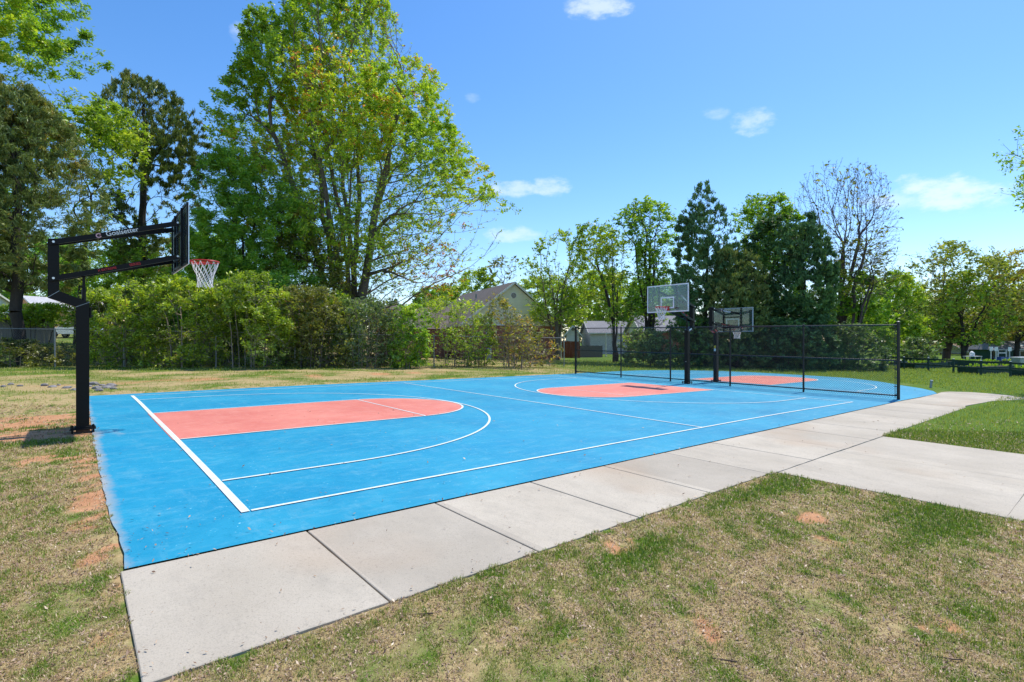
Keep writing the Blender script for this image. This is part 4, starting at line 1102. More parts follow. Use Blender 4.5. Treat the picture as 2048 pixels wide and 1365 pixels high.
T('shrub', 'brightest green shrub, bulging over the middle of the hedge', 'shrub', 490, 92, [(545,470,530), (590,420,590), (640,420,598), (690,430,590), (736,450,560)], 'hedge', B['pale'], n=720, stems=9, trunk=.3, cover_=1.15, ls=.8, low=.4, gaps=-.2, spread=1.15, twigs=2.4, group=hg)
T('shrub', 'dull olive shrub left of the trunks of the tallest tree', 'shrub', 610, 95.5, [(575,570,660), (620,555,690), (680,560,700), (738,575,700)], 'olive', B['grey'], n=650, stems=8, trunk=.3, cover_=.9, ls=.8, low=.3, twigs=3, gaps=-.9, group=hg)
T('shrub', 'grey twiggy shrub at the foot of the tallest tree', 'shrub', 725, 99, [(600,680,780), (640,670,800), (700,670,800), (738,690,790)], 'greyg', B['pale'], n=650, stems=9, trunk=.3, cover_=.55, ls=.8, low=.5, gaps=-.9, twigs=1.6, group=hg)
T('shrub', 'fresh green shrub right of the tallest tree, reaching the ground', 'shrub', 815, 98, [(612,790,850), (650,780,862), (690,772,862), (735,782,858)], 'fresh', B['pale'], n=420, stems=7, trunk=.25, cover_=1.2, ls=.85, gaps=-.8, group=hg)
T('shrub', 'thin twiggy shrub with few yellow green leaves in front of the brick house', 'shrub', 905, 106, [(600,840,965), (640,848,985), (690,850,990), (736,870,970)], 'yellow', B['pale'], n=620, stems=10, trunk=.28, cover_=.33, ls=.85, gaps=-.7, twigs=1.7, low=.35, group=hg)
T('shrub', 'arching tangle of vines with reddish leaf tips, last shrub before the tall black fence', 'shrub', 1040, 106, [(588,985,1005), (612,968,1028), (640,962,1068), (662,968,1108), (690,985,1120), (740,1010,1110)], 'vine', B['pale'], n=1100, stems=14, trunk=.35, cover_=.32, ls=.8, gaps=-.6, twigs=2.6, low=.6, bf=.08, group=hg)
for (u0, d, rows, lf, lab) in [(215, 101, [(585,170,250), (620,160,290), (700,160,300), (730,170,300)], 'olive', 'dull shrub behind the yellow green shrub right of the near post'),
        (330, 103, [(575,290,370), (610,270,400), (700,270,410), (730,280,400)], 'feather', 'dark green shrub behind the shrub under the near net'),
        (440, 102, [(562,400,470), (600,380,500), (700,380,510), (730,390,500)], 'hedge', 'shrub filling the dip left of the brightest green shrub'),
        (560, 104, [(552,530,600), (600,510,620), (700,510,630), (730,520,620)], 'feather', 'dark green shrub behind the dull olive shrub'),
        (665, 104, [(590,630,700), (620,610,730), (700,610,740), (730,620,730)], 'hedge', 'mid green shrub left of the grey twiggy shrub'),
        (770, 107, [(622,740,800), (660,730,820), (700,730,830), (730,740,820)], 'olive', 'low olive shrub between the grey twiggy and the fresh green shrub'),
        (960, 109, [(640,930,985), (680,915,1000), (735,920,1000)], 'yellow', 'low sparse shrub left of the arching vines')]:
    T('shrub', lab, 'shrub', u0, d, rows, lf, B['grey'], n=420, stems=8, trunk=.3, cover_=(1.15 if u0 < 900 else .35), ls=.8, gaps=-.5, low=.7, twigs=1.8, group=hg)
T('vine', 'leafy vine sprawling along the top of the weathered wooden fence', 'vine', 60, 122.5, [(612,-40,190), (640,-60,200), (652,-50,190)], 'yellow', B['dark'], n=260, stems=5, trunk=.2, cover_=1.1, ls=.7, depthk=.12)

# --- middle distance
mg = 'thin spring trees behind the houses and the hedge'
T('bare_tree', 'small almost leafless tree rising just above the house ridge', 'tree', 1006, 200, [(506,990,1028), (530,975,1035), (560,975,1035), (600,985,1025)], 'olive', B['grey'], n=160, trunk=.7, cover_=.12, gaps=-.5, stemtop=.7)
T('broadleaf_tree', 'low yellow green tree left of the gable peak', 'tree', 950, 205, [(543,935,985), (570,915,1000), (600,880,1010), (650,880,1010)], 'yellow', B['grey'], n=420, trunk=1, cover_=1.2, group=mg, ls=.8)
T('broadleaf_tree', 'thin tree with wisps of leaf directly right of the gable', 'tree', 1112, 152, [(460,1095,1140), (490,1070,1150), (530,1045,1165), (580,1050,1180), (620,1055,1185), (650,1070,1160)], 'yellow', B['grey'], n=620, stems=5, trunk=.85, cover_=.4, gaps=-.35, group=mg, ls=.85)
T('broadleaf_tree', 'multi-stemmed yellow green tree leaning left above the end post of the tall black fence', 'tree', 1232, 140, [(448,1160,1225), (480,1145,1262), (530,1148,1285), (590,1165,1300), (650,1190,1300), (690,1210,1290)], 'yellow', B['dark'], n=900, stems=5, trunk=.8, cover_=.5, gaps=-.3, group=mg, ls=.9)
T('broadleaf_tree', 'taller thin green tree left of the dark pointed cedar', 'tree', 1302, 136, [(402,1265,1325), (430,1232,1345), (480,1225,1356), (540,1240,1352), (600,1255,1345), (660,1270,1335)], 'fresh', B['dark'], n=900, stems=6, trunk=.8, cover_=.52, gaps=-.3, group=mg, ls=1.0, low=.4)
for (u0, d, rows, lf, lab) in [(1085, 262, [(560,1040,1130), (600,1025,1160), (650,1025,1160)], 'yellow', 'rounded far yellow green tree behind the gap right of the gable'),
        (1205, 270, [(548,1160,1260), (590,1140,1275), (650,1140,1275)], 'yellow', 'far yellow green tree behind the leaning multi-stemmed tree'),
        (1310, 262, [(562,1260,1360), (600,1250,1370), (660,1250,1370)], 'fresh', 'far light green tree behind the white-framed backboard'),
        (880, 250, [(575,830,930), (600,820,935), (650,820,935)], 'fresh', 'far green tree above the brown roof'),
        (400, 250, [(470,350,470), (540,330,500), (640,330,500)], 'feather', 'far dark green tree glimpsed behind the near backboard'),
        (1760, 240, [(560,1700,1830), (610,1680,1850), (680,1680,1850)], 'yellow', 'far yellow green tree behind the end of the tall black fence'),
        (30, 250, [(480,-60,140), (560,-80,200), (600,-80,220)], 'feather', 'far green tree behind the left houses'),
        (210, 255, [(500,140,290), (560,130,310), (640,130,310)], 'fresh', 'far light green tree behind the open pine'),
        (1930, 260, [(590,1830,2060), (640,1820,2080), (700,1820,2080)], 'olive', 'far olive tree behind the broad tree over the garden')]:
    T('broadleaf_tree', lab, 'tree', u0, d, rows, lf, B['grey'], n=380, trunk=1.4, cover_=1.5, gaps=-.9, ls=.7, group='far trees beyond the houses')
T('cedar_tree', 'tall pointed dark cedar right of the white-framed backboard', 'tree', 1412, 126, [(362,1404,1416), (385,1392,1426), (410,1378,1442), (450,1360,1462), (500,1350,1482), (550,1345,1492), (610,1348,1500), (670,1360,1505), (725,1365,1505)], 'cedar', B['dark'], n=1400, trunk=1.3, cover_=2.4, spread=1.0, gaps=-1.1, bf=.1, stemtop=.96, needle=True, ls=.8, shell=.42, elong=2.2)
T('evergreen_tree', 'brownish dark evergreen between the pointed cedar and the rounded cedar', 'tree', 1475, 119, [(500,1440,1500), (550,1425,1530), (620,1410,1545), (690,1400,1550), (742,1410,1550)], 'pine', B['dark'], n=900, trunk=1.0, cover_=1.9, gaps=-1.0, bf=.12, stemtop=.9, needle=True, ls=.8, elong=2)
T('broadleaf_tree', 'bright green topped tree rising behind the dark evergreens', 'tree', 1535, 138, [(388,1500,1565), (420,1472,1590), (470,1462,1605), (540,1465,1615), (620,1470,1615)], 'fresh', B['dark'], n=800, trunk=1.1, cover_=1.0, gaps=-.5, ls=.9)
T('evergreen_tree', 'broad dark green evergreen behind the middle of the tall black fence', 'tree', 1540, 124, [(440,1515,1560), (480,1490,1590), (550,1480,1600), (640,1470,1610), (740,1475,1610)], 'oak', B['dark'], n=900, trunk=1.1, cover_=1.7, gaps=-.9, ls=.8)
T('cedar_tree', 'rounded dark cedar, rightmost of the dark evergreens', 'tree', 1610, 119, [(428,1590,1625), (455,1568,1642), (500,1545,1658), (560,1538,1668), (630,1538,1673), (700,1535,1672), (745,1545,1665)], 'cedar', B['dark'], n=1300, trunk=1.2, cover_=2.3, spread=1.0, gaps=-1.1, bf=.1, stemtop=.92, needle=True, ls=.85, shell=.5, elong=2)
T('bare_tree', 'tall purplish bare tree with fine upright twigs', 'tree', 1672, 138, [(332,1625,1745), (365,1598,1768), (410,1590,1780), (460,1605,1784), (520,1640,1780), (570,1655,1760), (620,1660,1720)], 'olive', B['purple'], n=1500, stems=5, trunk=.9, cover_=.035, gaps=-.9, bf=.9, twigs=1.8)
T('bare_tree', 'dark drooping twiggy tree right of the tall bare tree', 'tree', 1700, 130, [(478,1680,1740), (510,1660,1785), (550,1665,1800), (600,1680,1780)], 'olive', B['purple'], n=520, stems=3, trunk=.7, cover_=.14, gaps=-.7, bf=.15, twigs=1.6, hang=.2)
T('broadleaf_tree', 'small bright green tree at the foot of the tall bare tree', 'tree', 1708, 134, [(545,1665,1730), (590,1655,1770), (640,1660,1780), (690,1665,1760)], 'fresh', B['dark'], n=520, stems=3, trunk=.6, cover_=.9, gaps=-.6)
T('broadleaf_tree', 'light green tree just left of the end post of the tall black fence', 'tree', 1795, 155, [(548,1770,1815), (585,1755,1840), (630,1750,1842), (680,1755,1840), (700,1760,1830)], 'yellow', B['dark'], n=520, trunk=.7, cover_=1.0, gaps=-.6, ls=.85)
T('shrub', 'rounded grey green shrub behind the last panel of the tall black fence', 'shrub', 1700, 116, [(650,1675,1725), (680,1655,1755), (715,1650,1770), (744,1660,1765)], 'greyg', B['pale'], n=420, stems=7, trunk=.25, cover_=1.6, ls=.8)
T('shrub', 'bright yellow green shrub beside the start of the garden fence', 'shrub', 1772, 130, [(662,1755,1790), (690,1752,1796), (722,1755,1790)], 'yellow', B['pale'], n=220, stems=5, trunk=.2, cover_=1.5, ls=.8)
T('shrub', 'pale green leafy shrub behind the garden fence', 'shrub', 1836, 134, [(676,1820,1855), (695,1802,1872), (722,1805,1868)], 'greyg', B['pale'], n=260, stems=6, trunk=.25, cover_=1.1, ls=.9)
T('shrub', 'dusty dark shrub behind the first panels of the tall black fence', 'shrub', 1292, 118, [(662,1262,1325), (690,1245,1350), (720,1240,1365), (745,1245,1365)], 'greyg', B['dark'], n=420, stems=7, trunk=.25, cover_=1.2, ls=.8)
T('shrub', 'low dark shrub filling the gap under the pointed cedar', 'shrub', 1385, 122, [(640,1340,1430), (700,1335,1450), (744,1340,1450)], 'oak', B['dark'], n=460, stems=7, trunk=.25, cover_=1.5, ls=.8)
T('shrub', 'low dark shrub at the foot of the rounded cedar', 'shrub', 1570, 117, [(640,1500,1650), (700,1490,1660), (744,1500,1655)], 'cedar', B['dark'], n=520, stems=7, trunk=.25, cover_=1.8, ls=.8)
# --- right side
T('broad_tree', 'broad olive and yellow tree with a thick brown trunk behind the garden fence', 'tree', 1892, 175, [(484,1865,1945), (500,1835,1975), (530,1818,2000), (570,1812,2020), (620,1818,2040), (660,1830,2030), (685,1850,1990)], 'spring', B['brown'], n=2200, stems=1, trunk=2.3, cover_=.55, gaps=-.7, bf=.4, stemtop=.26, ls=.85, low=.5, twigs=1.3)
T('broadleaf_tree', 'slimmer green tree in front of the right half of the broad olive tree', 'tree', 1924, 168, [(545,1905,1960), (580,1885,1990), (640,1870,2010), (690,1880,1990)], 'yellow', B['dark'], n=800, stems=2, trunk=1.2, cover_=.6, gaps=-.6, bf=.35, ls=.85)
T('broadleaf_tree', 'golden green tree at the right edge behind the green shed', 'tree', 2032, 185, [(500,2000,2040), (540,1985,2110), (600,1975,2180), (650,1985,2160), (680,1995,2140)], 'gold', B['dark'], n=900, trunk=1.5, cover_=1.1, gaps=-.7, ls=.85)
T('broadleaf_tree', 'tree beyond the right edge, only a hanging leafy spray of it in view', 'tree', 2400, 62, [(120,2230,2560), (190,2160,2560), (235,2070,2560), (262,2046,2560), (285,2064,2560), (310,2120,2560), (345,2085,2560), (360,2056,2560), (375,2080,2500), (400,2140,2500), (500,2200,2500)], 'fresh', B['dark'], n=900, trunk=1.6, cover_=.32, gaps=-.25, bf=.35, ls=1.1)
# far wood closing the horizon
rg = np.random.default_rng(99); n = 130000
u = rg.uniform(-3200, 3600, n); d = rg.uniform(300, 345, n)
top = 27 + 6 * np.sin(u / 61.0) + 5 * np.sin(u / 23.0 + 1) + 3 * np.sin(u / 9.0 + 2)
z = top * rg.random(n) ** .7 + 2
r_ = (u - 1024) / FPX * d; x = CX + d * FW[0] + r_ * RT[0]; y = CY + d * FW[1] + r_ * RT[1]
c = np.stack([x, y, z - 1 + G(x, y) * .5], 1); e1 = rg.normal(0, 1, (n, 3)); e1 /= np.linalg.norm(e1, axis=1)[:, None]; e2 = np.cross(e1, rg.normal(0, 1, (n, 3))); e2 /= np.linalg.norm(e2, axis=1)[:, None]
e1 *= rg.uniform(.6, 1.5, n)[:, None]; e2 *= rg.uniform(.4, .9, n)[:, None]
V = np.stack([c - e1, c + e2, c + e1, c - e2], 1).reshape(-1, 3)
tag(npmesh('far_woods', V, np.arange(4 * n).reshape(n, 4), Lm['far'], attrs={'tint': np.repeat(np.clip(.45 + .25 * np.sin(u / 47.) + rg.normal(0, .15, n), 0, 1), 4)}), 'far wood closing the horizon behind the houses and trees', 'wood', kind='stuff')
print('LEAVES', NL)

# ------------------------------------------------------------------ houses
def gable_roof(mb, w, l, ze, za, y0=0, over=1.1, th=.35):
    hw = w / 2; sl = (za - ze) / hw
    for s in (-1, 1):
        xo = s * (hw + over); zo = ze - over * sl
        poly = [(0, y0 - over, za), (xo, y0 - over, zo), (xo, y0 + l + over, zo), (0, y0 + l + over, za)]
        if s > 0: poly = poly[::-1]
        mb.add([(p[0], p[1], p[2] + .12) for p in poly] + [(p[0], p[1], p[2] + .12 + th) for p in poly], [(0, 1, 2, 3), (7, 6, 5, 4), (0, 4, 5, 1), (1, 5, 6, 2), (2, 6, 7, 3), (3, 7, 4, 0)])
def house(name, label, u, d, alpha, w, l, ze, za, wallm, gablem, roofm, zb=None, vent=True, cat='house', wins=(), group=None, vz=None):
    x, y, z = at(u, d); z = z if zb is None else zb
    h = empty(name, (x, y, z - .3), YAW - R(90) + alpha, label, cat, group)
    z0 = z - .3; ze, za = ze - z0, za - z0
    mb = MB(); hw = w / 2
    mb.add([(-hw, 0, 0), (hw, 0, 0), (hw, l, 0), (-hw, l, 0), (-hw, 0, ze), (hw, 0, ze), (hw, l, ze), (-hw, l, ze)], [(0, 1, 5, 4), (1, 2, 6, 5), (2, 3, 7, 6), (3, 0, 4, 7)])
    mb.build('wall', wallm, h)
    for yy, nm in ((-.02, 'gable'), (l + .02, 'gable')):
        mb = MB(); mb.prism([(-hw, yy, ze), (hw, yy, ze), (0, yy, za)], (0, .25 if yy < 1 else -.25, 0)); mb.build(nm, gablem, h)
    mb = MB(); gable_roof(mb, w, l, ze, za); rf = mb.build('roof', roofm, h)
    mb = MB(); sl = (za - ze) / hw
    for s in (-1, 1):
        a = (0, -1.16, za + .20); b = (s * (hw + 1.14), -1.16, ze - 1.1 * sl + .24)
        mb.bar(a, b, .10, .55)
        mb.bar((s * (hw + 1.16), -1.1, ze - 1.1 * sl + .2), (s * (hw + 1.16), l + 1.1, ze - 1.1 * sl + .2), .14, .5)
    mb.build('trim_board', M['trim'], rf)
    mb = MB(); mb.bar((-hw, -.05, ze - .25), (hw, -.05, ze - .25), .12, .5); mb.build('band_board', M['trim'], h)
    if vent:
        vz_ = (vz - z0) if vz else ze + (za - ze) * .62
        mb = MB(); mb.tube((0, -.03, vz_), (0, -.14, vz_), .95, n=24); v = mb.build('vent', M['trim'], h)
        mb = MB(); mb.tube((0, -.13, vz_), (0, -.17, vz_), .78, n=24); mb.build('grille', M['shingle'], v)
        mb = MB()
        for k in range(-3, 4): q = math.sqrt(max(0, .72 ** 2 - (k * .2) ** 2)); mb.box((0, -.19, vz_ + k * .2), (2 * q, .05, .055))
        mb.build('louvre', M['trim'], v)
    for (wx, wz, ww, wh) in wins:
        mb = MB(); t = .18
        for s in (-1, 1): mb.box((wx + s * (ww / 2), -.06, wz), (t, .16, wh + t)); mb.box((wx, -.06, wz + s * wh / 2), (ww - t, .155, t))
        mb.box((wx, -.06, wz), (ww - t, .08, .09)); f = mb.build('window', M['trim'], h)
        mb = MB(); mb.box((wx, -.02, wz), (ww - t, .05, wh - t)); mb.build('pane', M['darkglass'], f)
    return h
hA = house('brick_house', 'brick house with pale green gable, round vent and brown shingle roof behind the hedge', 1027, 152, R(24), 31, 46, 10.3, 22.1, M['brick'], M['siding'], M['shingle'], vz=18.6, wins=((-7, 6.2, 3, 4), (6.5, 6.2, 3, 4)))
mb = MB(); mb.tube((-5, 18, 18), (-5, 18, 20.6), .28, n=10); mb.build('vent_pipe', M['greymetal'], hA)
mb = MB()
# lower wing running left from the main roof
mb.add([(-34, 12, 0), (-16, 12, 0), (-16, 34, 0), (-34, 34, 0), (-34, 12, 9.4), (-16, 12, 9.4), (-16, 34, 9.4), (-34, 34, 9.4)], [(0, 1, 5, 4), (2, 3, 7, 6), (3, 0, 4, 7)]); mb.build('wing', M['brick'], hA)
mb = MB(); mb.add([(-36, 10.5, 9.2), (-8, 10.5, 9.2), (-8, 23, 16.5), (-36, 23, 16.5), (-36, 35.5, 9.2), (-8, 35.5, 9.2)], [(0, 1, 2, 3), (3, 2, 5, 4), (0, 3, 4), (1, 5, 2)]); mb.build('wing_roof', M['shingle'], hA)
mb = MB(); mb.box((15.7, -.25, 5.0), (.22, .3, 9.6)); mb.build('downspout', M['trim'], hA)
mb = MB(); mb.box((-8.6, -2.2, 1.9), (1.6, .9, 3.6), bev=.2); mb.build('utility_box', M['greymetal'], hA)
hg_ = 'grey roofed houses in the gap right of the brick house'
house('small_house', 'small white gabled house in the gap right of the brick house', 1146, 235, R(-4), 5.6, 14, 8.6, 11.8, M['whitesiding'], M['whitesiding'], M['shinglegray'], group=hg_)
hB = house('long_house', 'long low house with pale grey roof seen through the first fence panel', 1172, 246, R(-88), 22, 34, 9.0, 14.2, M['whitesiding'], M['whitesiding'], M['shinglegray'], vent=False, group=hg_)
house('brick_house', 'brick house with grey roof behind the thin trees and the first fence panels', 1268, 205, R(-86), 20, 30, 9.2, 14.8, M['brick'], M['siding'], M['shinglegray'], vent=False)
for (u, lab) in ((1212, 'white vertical post at the corner of the far brick house'),):
    x, y, z = at(u, 196); mb = MB(); mb.tube((0, 0, 0), (0, 0, 8.6), .22, n=10); mb.box((0, 0, 8.6), (.7, .7, .25)); mb.box((0, 0, .15), (.7, .7, .3)); tag(mb.build('porch_post', M['trim'], loc=(x, y, z)), lab, 'post')
def plank_fence(name, label, pts, h, m, group=None):
    P_ = [at(u, d) for u, d in pts]; f = empty(name, P_[0], 0, label, 'fence', group); O_ = Vector(P_[0]); r_ = random.Random(3)
    mb = MB(); pb = MB(); rb = MB()
    for a, b in zip(P_[:-1], P_[1:]):
        a, b = Vector(a) - O_, Vector(b) - O_; L_ = (b - a).length; d = (b - a) / L_; n = int(L_ / .52); ang = math.atan2(d.y, d.x)
        for i in range(n):
            c = a + d * (i + .5) * L_ / n; hh = h + r_.uniform(-.12, .12)
            mb.box((c.x, c.y, c.z + hh / 2 - .1), (.49, .07, hh), rot=Matrix.Rotation(ang, 3, 'Z') @ Matrix.Rotation(r_.uniform(-.012, .012), 3, 'Y'))
        off = Vector((-d.y, d.x, 0)) * .12
        for z in (.8, h - .9): rb.bar(a + off + Vector((0, 0, z)), b + off + Vector((0, 0, z)), .12, .3)
        for i in range(0, int(L_ / 8) + 1):
            c = a + d * min(i * 8, L_) + off * 2.4; pb.box((c.x, c.y, c.z + h / 2), (.3, .3, h))
    mb.build('board_panel', m, f); rb.build('rail', m, f); pb.build('post', m, f)
    return f
plank_fence('wooden_fence', 'weathered grey plank fence with vines on top at the left edge', [(-90, 122), (108, 125)], 7.2, M['oldwood'])
plank_fence('wooden_fence', 'red brown plank fence between the brick house and the far houses', [(1118, 175), (1160, 172)], 5.6, M['redwood'])
plank_fence('wooden_fence', 'dark plank fence in front of the far houses, seen through the first fence panels', [(1160, 180), (1205, 185)], 4.2, M['darkwood'])
house('tan_house', 'house with orange tan gable and white roof edge above the weathered fence', 52, 205, R(-22), 16, 26, 17.8, 22.6, M['tansiding'], M['tansiding'], M['shinglepale'], vent=False)
house('pale_house', 'pale roofed house to the right of the tan gable, above the weathered fence', 125, 214, R(80), 18, 24, 17.3, 22.0, M['tansiding'], M['whitesiding'], M['shinglepale'], vent=False)
house('pale_house', 'pale roofed house at the extreme left edge', -20, 190, R(84), 18, 12, 18.0, 23.6, M['whitesiding'], M['whitesiding'], M['shinglepale'], vent=False)
# parked car beyond the fence
x, y, z = at(150, 172)
car = empty('parked_car', (x, y, z), YAW - R(90) + R(8), 'silver parked car half hidden behind the near goal post and the vines', 'car')
prof = [(-7.2, 1.2), (-7.3, 2.5), (-6.2, 3.0), (-3.6, 3.2), (-1.9, 4.7), (2.6, 4.8), (4.8, 3.4), (6.9, 3.1), (7.2, 2.2), (7.1, 1.1)]
mb = MB(); mb.prism([(a, -2.9, b) for a, b in prof], (0, 5.8, 0)); mb.build('body', M['carsilver'], car)
mb = MB(); mb.prism([(-3.2, -2.93, 3.35), (-1.8, -2.93, 4.5), (2.5, -2.93, 4.55), (4.2, -2.93, 3.45)], (0, 5.86, 0)); mb.build('side_window', M['darkglass'], car)
for sx in (-4.5, 4.6):
    for sy in (-2.75, 2.75):
        mb = MB(); mb.tube((sx, sy - .35, 1.1), (sx, sy + .35, 1.1), 1.1, n=20); w = mb.build('wheel', M['rubber'], car)
        mb = MB(); mb.tube((sx, sy - .38, 1.1), (sx, sy + .38, 1.1), .62, n=14); mb.build('rim', M['greymetal'], w)

# ------------------------------------------------------------------ community garden at the right
gpts = [(1763, 132), (1808, 126), (1857, 118.5), (1907, 111.6), (1962, 103.6), (2021, 98), (2085, 91)]
P_ = [at(u, d) for u, d in gpts]; O_ = Vector(P_[0])
gfn = empty('rail_fence', P_[0], 0, 'low dark green wooden rail fence with white post caps around the garden', 'fence')
pv = None
for p in P_:
    c = Vector(p) - O_
    mb = MB(); mb.box((c.x, c.y, c.z + 1.45), (.36, .36, 2.9), bev=.03); q = mb.build('post', M['greenwood'], gfn)
    mb = MB(); mb.box((c.x, c.y, c.z + 2.97), (.30, .30, .12), bev=.04); mb.build('cap', M['white'], q)
    if pv is not None:
        for z in (2.65, 1.35):
            mb = MB(); d = (c - pv).normalized() * .18; mb.bar(pv + d + Vector((0, 0, z)), c - d + Vector((0, 0, z)), .16, .34); mb.build('rail', M['greenwood'], gfn)
    pv = c
def bed(u, d, w, l, h, rz, label):
    x, y, z = at(u, d)
    b = empty('raised_bed', (x, y, z), YAW - R(90) + rz, label, 'garden bed', 'raised beds in the garden')
    mb = MB(); t = .18
    for s in (-1, 1):
        mb.box((0, s * (l / 2 - t / 2), h / 2), (w, t, h)); mb.box((s * (w / 2 - t / 2), 0, h / 2), (t, l - 2 * t, h))
        for s2 in (-1, 1): mb.box((s * (w / 2 - .0), s2 * (l / 2 - .0), h / 2 + .05), (.32, .32, h + .1))
    mb.build('box', M['greenwood'], b)
    mb = MB(); mb.box((0, 0, h - .2), (w - 2 * t - .02, l - 2 * t - .02, .2)); mb.build('soil', M['soil'], b)
    r_ = random.Random(int(u)); V = []; F = []; n = 260
    for i in range(n):
        px, py = r_.uniform(-w / 2 + .3, w / 2 - .3), r_.uniform(-l / 2 + .3, l / 2 - .3)
        if math.sin(px * 2.1 + u) < .1: continue
        hh = r_.uniform(.1, .7); a = r_.uniform(0, 6.28); s = r_.uniform(.1, .25); k = len(V)
        V += [(px, py, h - .1), (px + s * math.cos(a), py + s * math.sin(a), h + hh * .7), (px, py, h + hh), (px - s * math.cos(a + .5), py - s * math.sin(a + .5), h + hh * .6)]; F.append((k, k + 1, k + 2, k + 3))
    npmesh('seedlings', np.array(V), np.array(F), Lm['fresh'], b, attrs={'tint': np.random.default_rng(2).random(len(V))})['kind'] = 'stuff'
for a in [(1850, 130, 11, 3.5, 1.4, .25, 'dark green raised bed behind the left end of the garden fence'), (1980, 111, 13, 3.6, 1.5, .28, 'longest dark green raised bed right behind the garden fence posts'),
          (1905, 143, 9, 3.5, 1.3, .2, 'raised bed under the thick brown trunk'), (2075, 101, 8, 4, 1.6, .3, 'raised bed cut by the right edge of the picture'), (1960, 138, 10, 3.4, 1.4, .25, 'raised bed in front of the small white signs'), (2030, 142, 9, 3.4, 1.4, .25, 'raised bed in front of the green shed')]: bed(*a)
for (u, d, lab) in ((1982, 150, 'leftmost of the three small pale signs on posts by the green shed'), (1992, 148, 'middle one of the three small pale signs on posts by the green shed'), (2019, 145, 'rightmost of the three small pale signs on posts, standing apart')):
    x, y, z = at(u, d); s = empty('small_sign', (x, y, z), YAW - R(90), lab, 'sign', 'small signs in the garden')
    mb = MB(); mb.box((0, 0, 2.1), (.22, .14, 4.2)); mb.build('post', M['whitesiding'], s)
    mb = MB(); mb.box((0, -.10, 4.5), (1.0, .06, 1.15), bev=.01); mb.build('board', M['white'], s)
# shed
x, y, z = at(2040, 188); z = -2.4
sh = empty('garden_shed', (x, y, z), YAW - R(90) + R(4), 'dark green garden shed with grey roof at the right edge', 'shed')
mb = MB(); mb.box((0, 4, 2.6), (23, 8, 5.2)); mb.build('wall', M['greensiding'], sh)
mb = MB(); mb.add([(-12.6, -1.2, 4.6), (12.6, -1.2, 4.6), (12.0, 4, 7.7), (-10.6, 4, 7.7), (-12.6, 9.2, 4.6), (12.6, 9.2, 4.6)], [(0, 1, 2, 3), (3, 2, 5, 4), (0, 3, 4), (1, 5, 2), (0, 4, 5, 1)]); rf = mb.build('roof', M['shinglegray'], sh)
mb = MB(); mb.box((0, -1.25, 4.55), (25.2, .12, .3)); mb.build('trim_board', M['trim'], rf)
mb = MB(); sk = Matrix.Rotation(math.atan2(3.1, 5.2), 3, 'X'); mb.box((1.6, 1.6, 6.45), (2.6, 2.6, .12), rot=sk); mb.build('skylight', M['white'], rf)  # skylight pane coloured plain white, the reflection on it put into the colour
mb = MB(); 
for s in (-1, 1): mb.box((1.0 + s * 1.1, -.06, 3.1), (.2, .14, 2.2)); mb.box((1.0, -.06, 3.1 + s * 1.0), (2.0, .135, .2))
w = mb.build('window', M['white'], sh); mb = MB(); mb.box((1.0, -.03, 3.1), (2.0, .06, 1.8)); mb.build('pane', M['darkglass'], w)
mb = MB()
for px in (-11.3, -8.2): mb.box((px, -2.6, 2.3), (.35, .35, 4.6))
mb.box((-9.7, -2.6, 3.5), (3.4, .3, .5)); mb.build('porch_post', M['white'], sh)
mb = MB(); mb.box((-9.7, -.05, 2.2), (3.2, .1, 4.0)); mb.build('doorway', M['darkglass'], sh)
house('low_house', 'low house with tan roof behind the thick brown trunk', 1905, 262, R(-86), 20, 30, -.6, 3.4, M['brick'], M['siding'], M['shingletan'], zb=-7, vent=False)
# small things in the garden
def crate(u, d, w, l, h, m, name, lab, cat, lid=None):
    x, y, z = at(u, d); e = empty(name, (x, y, z), YAW - R(90) + .15, lab, cat)
    mb = MB(); mb.box((0, 0, h / 2), (w, l, h), bev=.08); mb.build('body', m, e)
    mb = MB(); mb.box((0, 0, h + .07), (w + .2, l + .2, .14), bev=.03); mb.build('lid', lid or m, e)
crate(1805, 140, 3.4, 2, 1.5, M['bluepaint'], 'storage_bin', 'blue storage bin behind the left end of the garden fence', 'bin', M['whitesiding'])
crate(2042, 128, 3.2, 2.2, 2.7, M['greymetal'], 'cabinet', 'grey cabinet with pale top in front of the green shed', 'cabinet', M['white'])
crate(2003, 160, 3.0, 2, 1.7, M['bluepaint'], 'storage_bin', 'blue storage bin at the foot of the garden signs', 'bin')
x, y, z = at(1945, 148)
tb = empty('potting_table', (x, y, z), YAW - R(90) + .2, 'pale potting table with a white sack on it behind the garden fence', 'table')
mb = MB(); mb.box((0, 0, 2.4), (4.4, 2, .15)); mb.build('tabletop', M['whitesiding'], tb)
for sx in (-2, 2):
    for sy in (-.8, .8): mb = MB(); mb.box((sx, sy, 1.16), (.2, .2, 2.32)); mb.build('leg', M['greymetal'], tb)
def blobmesh(name, m, loc, dims, seed, rz=0, amp=.18, sub=2, parent=None):
    bm_ = bmesh.new(); bmesh.ops.create_icosphere(bm_, subdivisions=sub, radius=1); rg = np.random.default_rng(seed); f = sines(rg, 6, 1.8)
    for v in bm_.verts:
        k = 1 + amp * float(f(np.array([v.co]))[0]); c = v.co * k
        v.co = Vector((c.x * dims[0] / 2, c.y * dims[1] / 2, max(c.z, -.75) * dims[2] / 2)) * FT
    me_ = bpy.data.meshes.new(name); bm_.to_mesh(me_); bm_.free(); me_.materials.append(m)
    o = bpy.data.objects.new(name, me_); o.location = tuple(c * FT for c in loc); o.rotation_euler = (0, 0, rz); return link(o, parent)
tag(blobmesh('sack', M['white'], (x, y, z + 2.4 + .7), (1.7, 1.1, 1.7), 5), 'white sack standing on the potting table', 'sack')
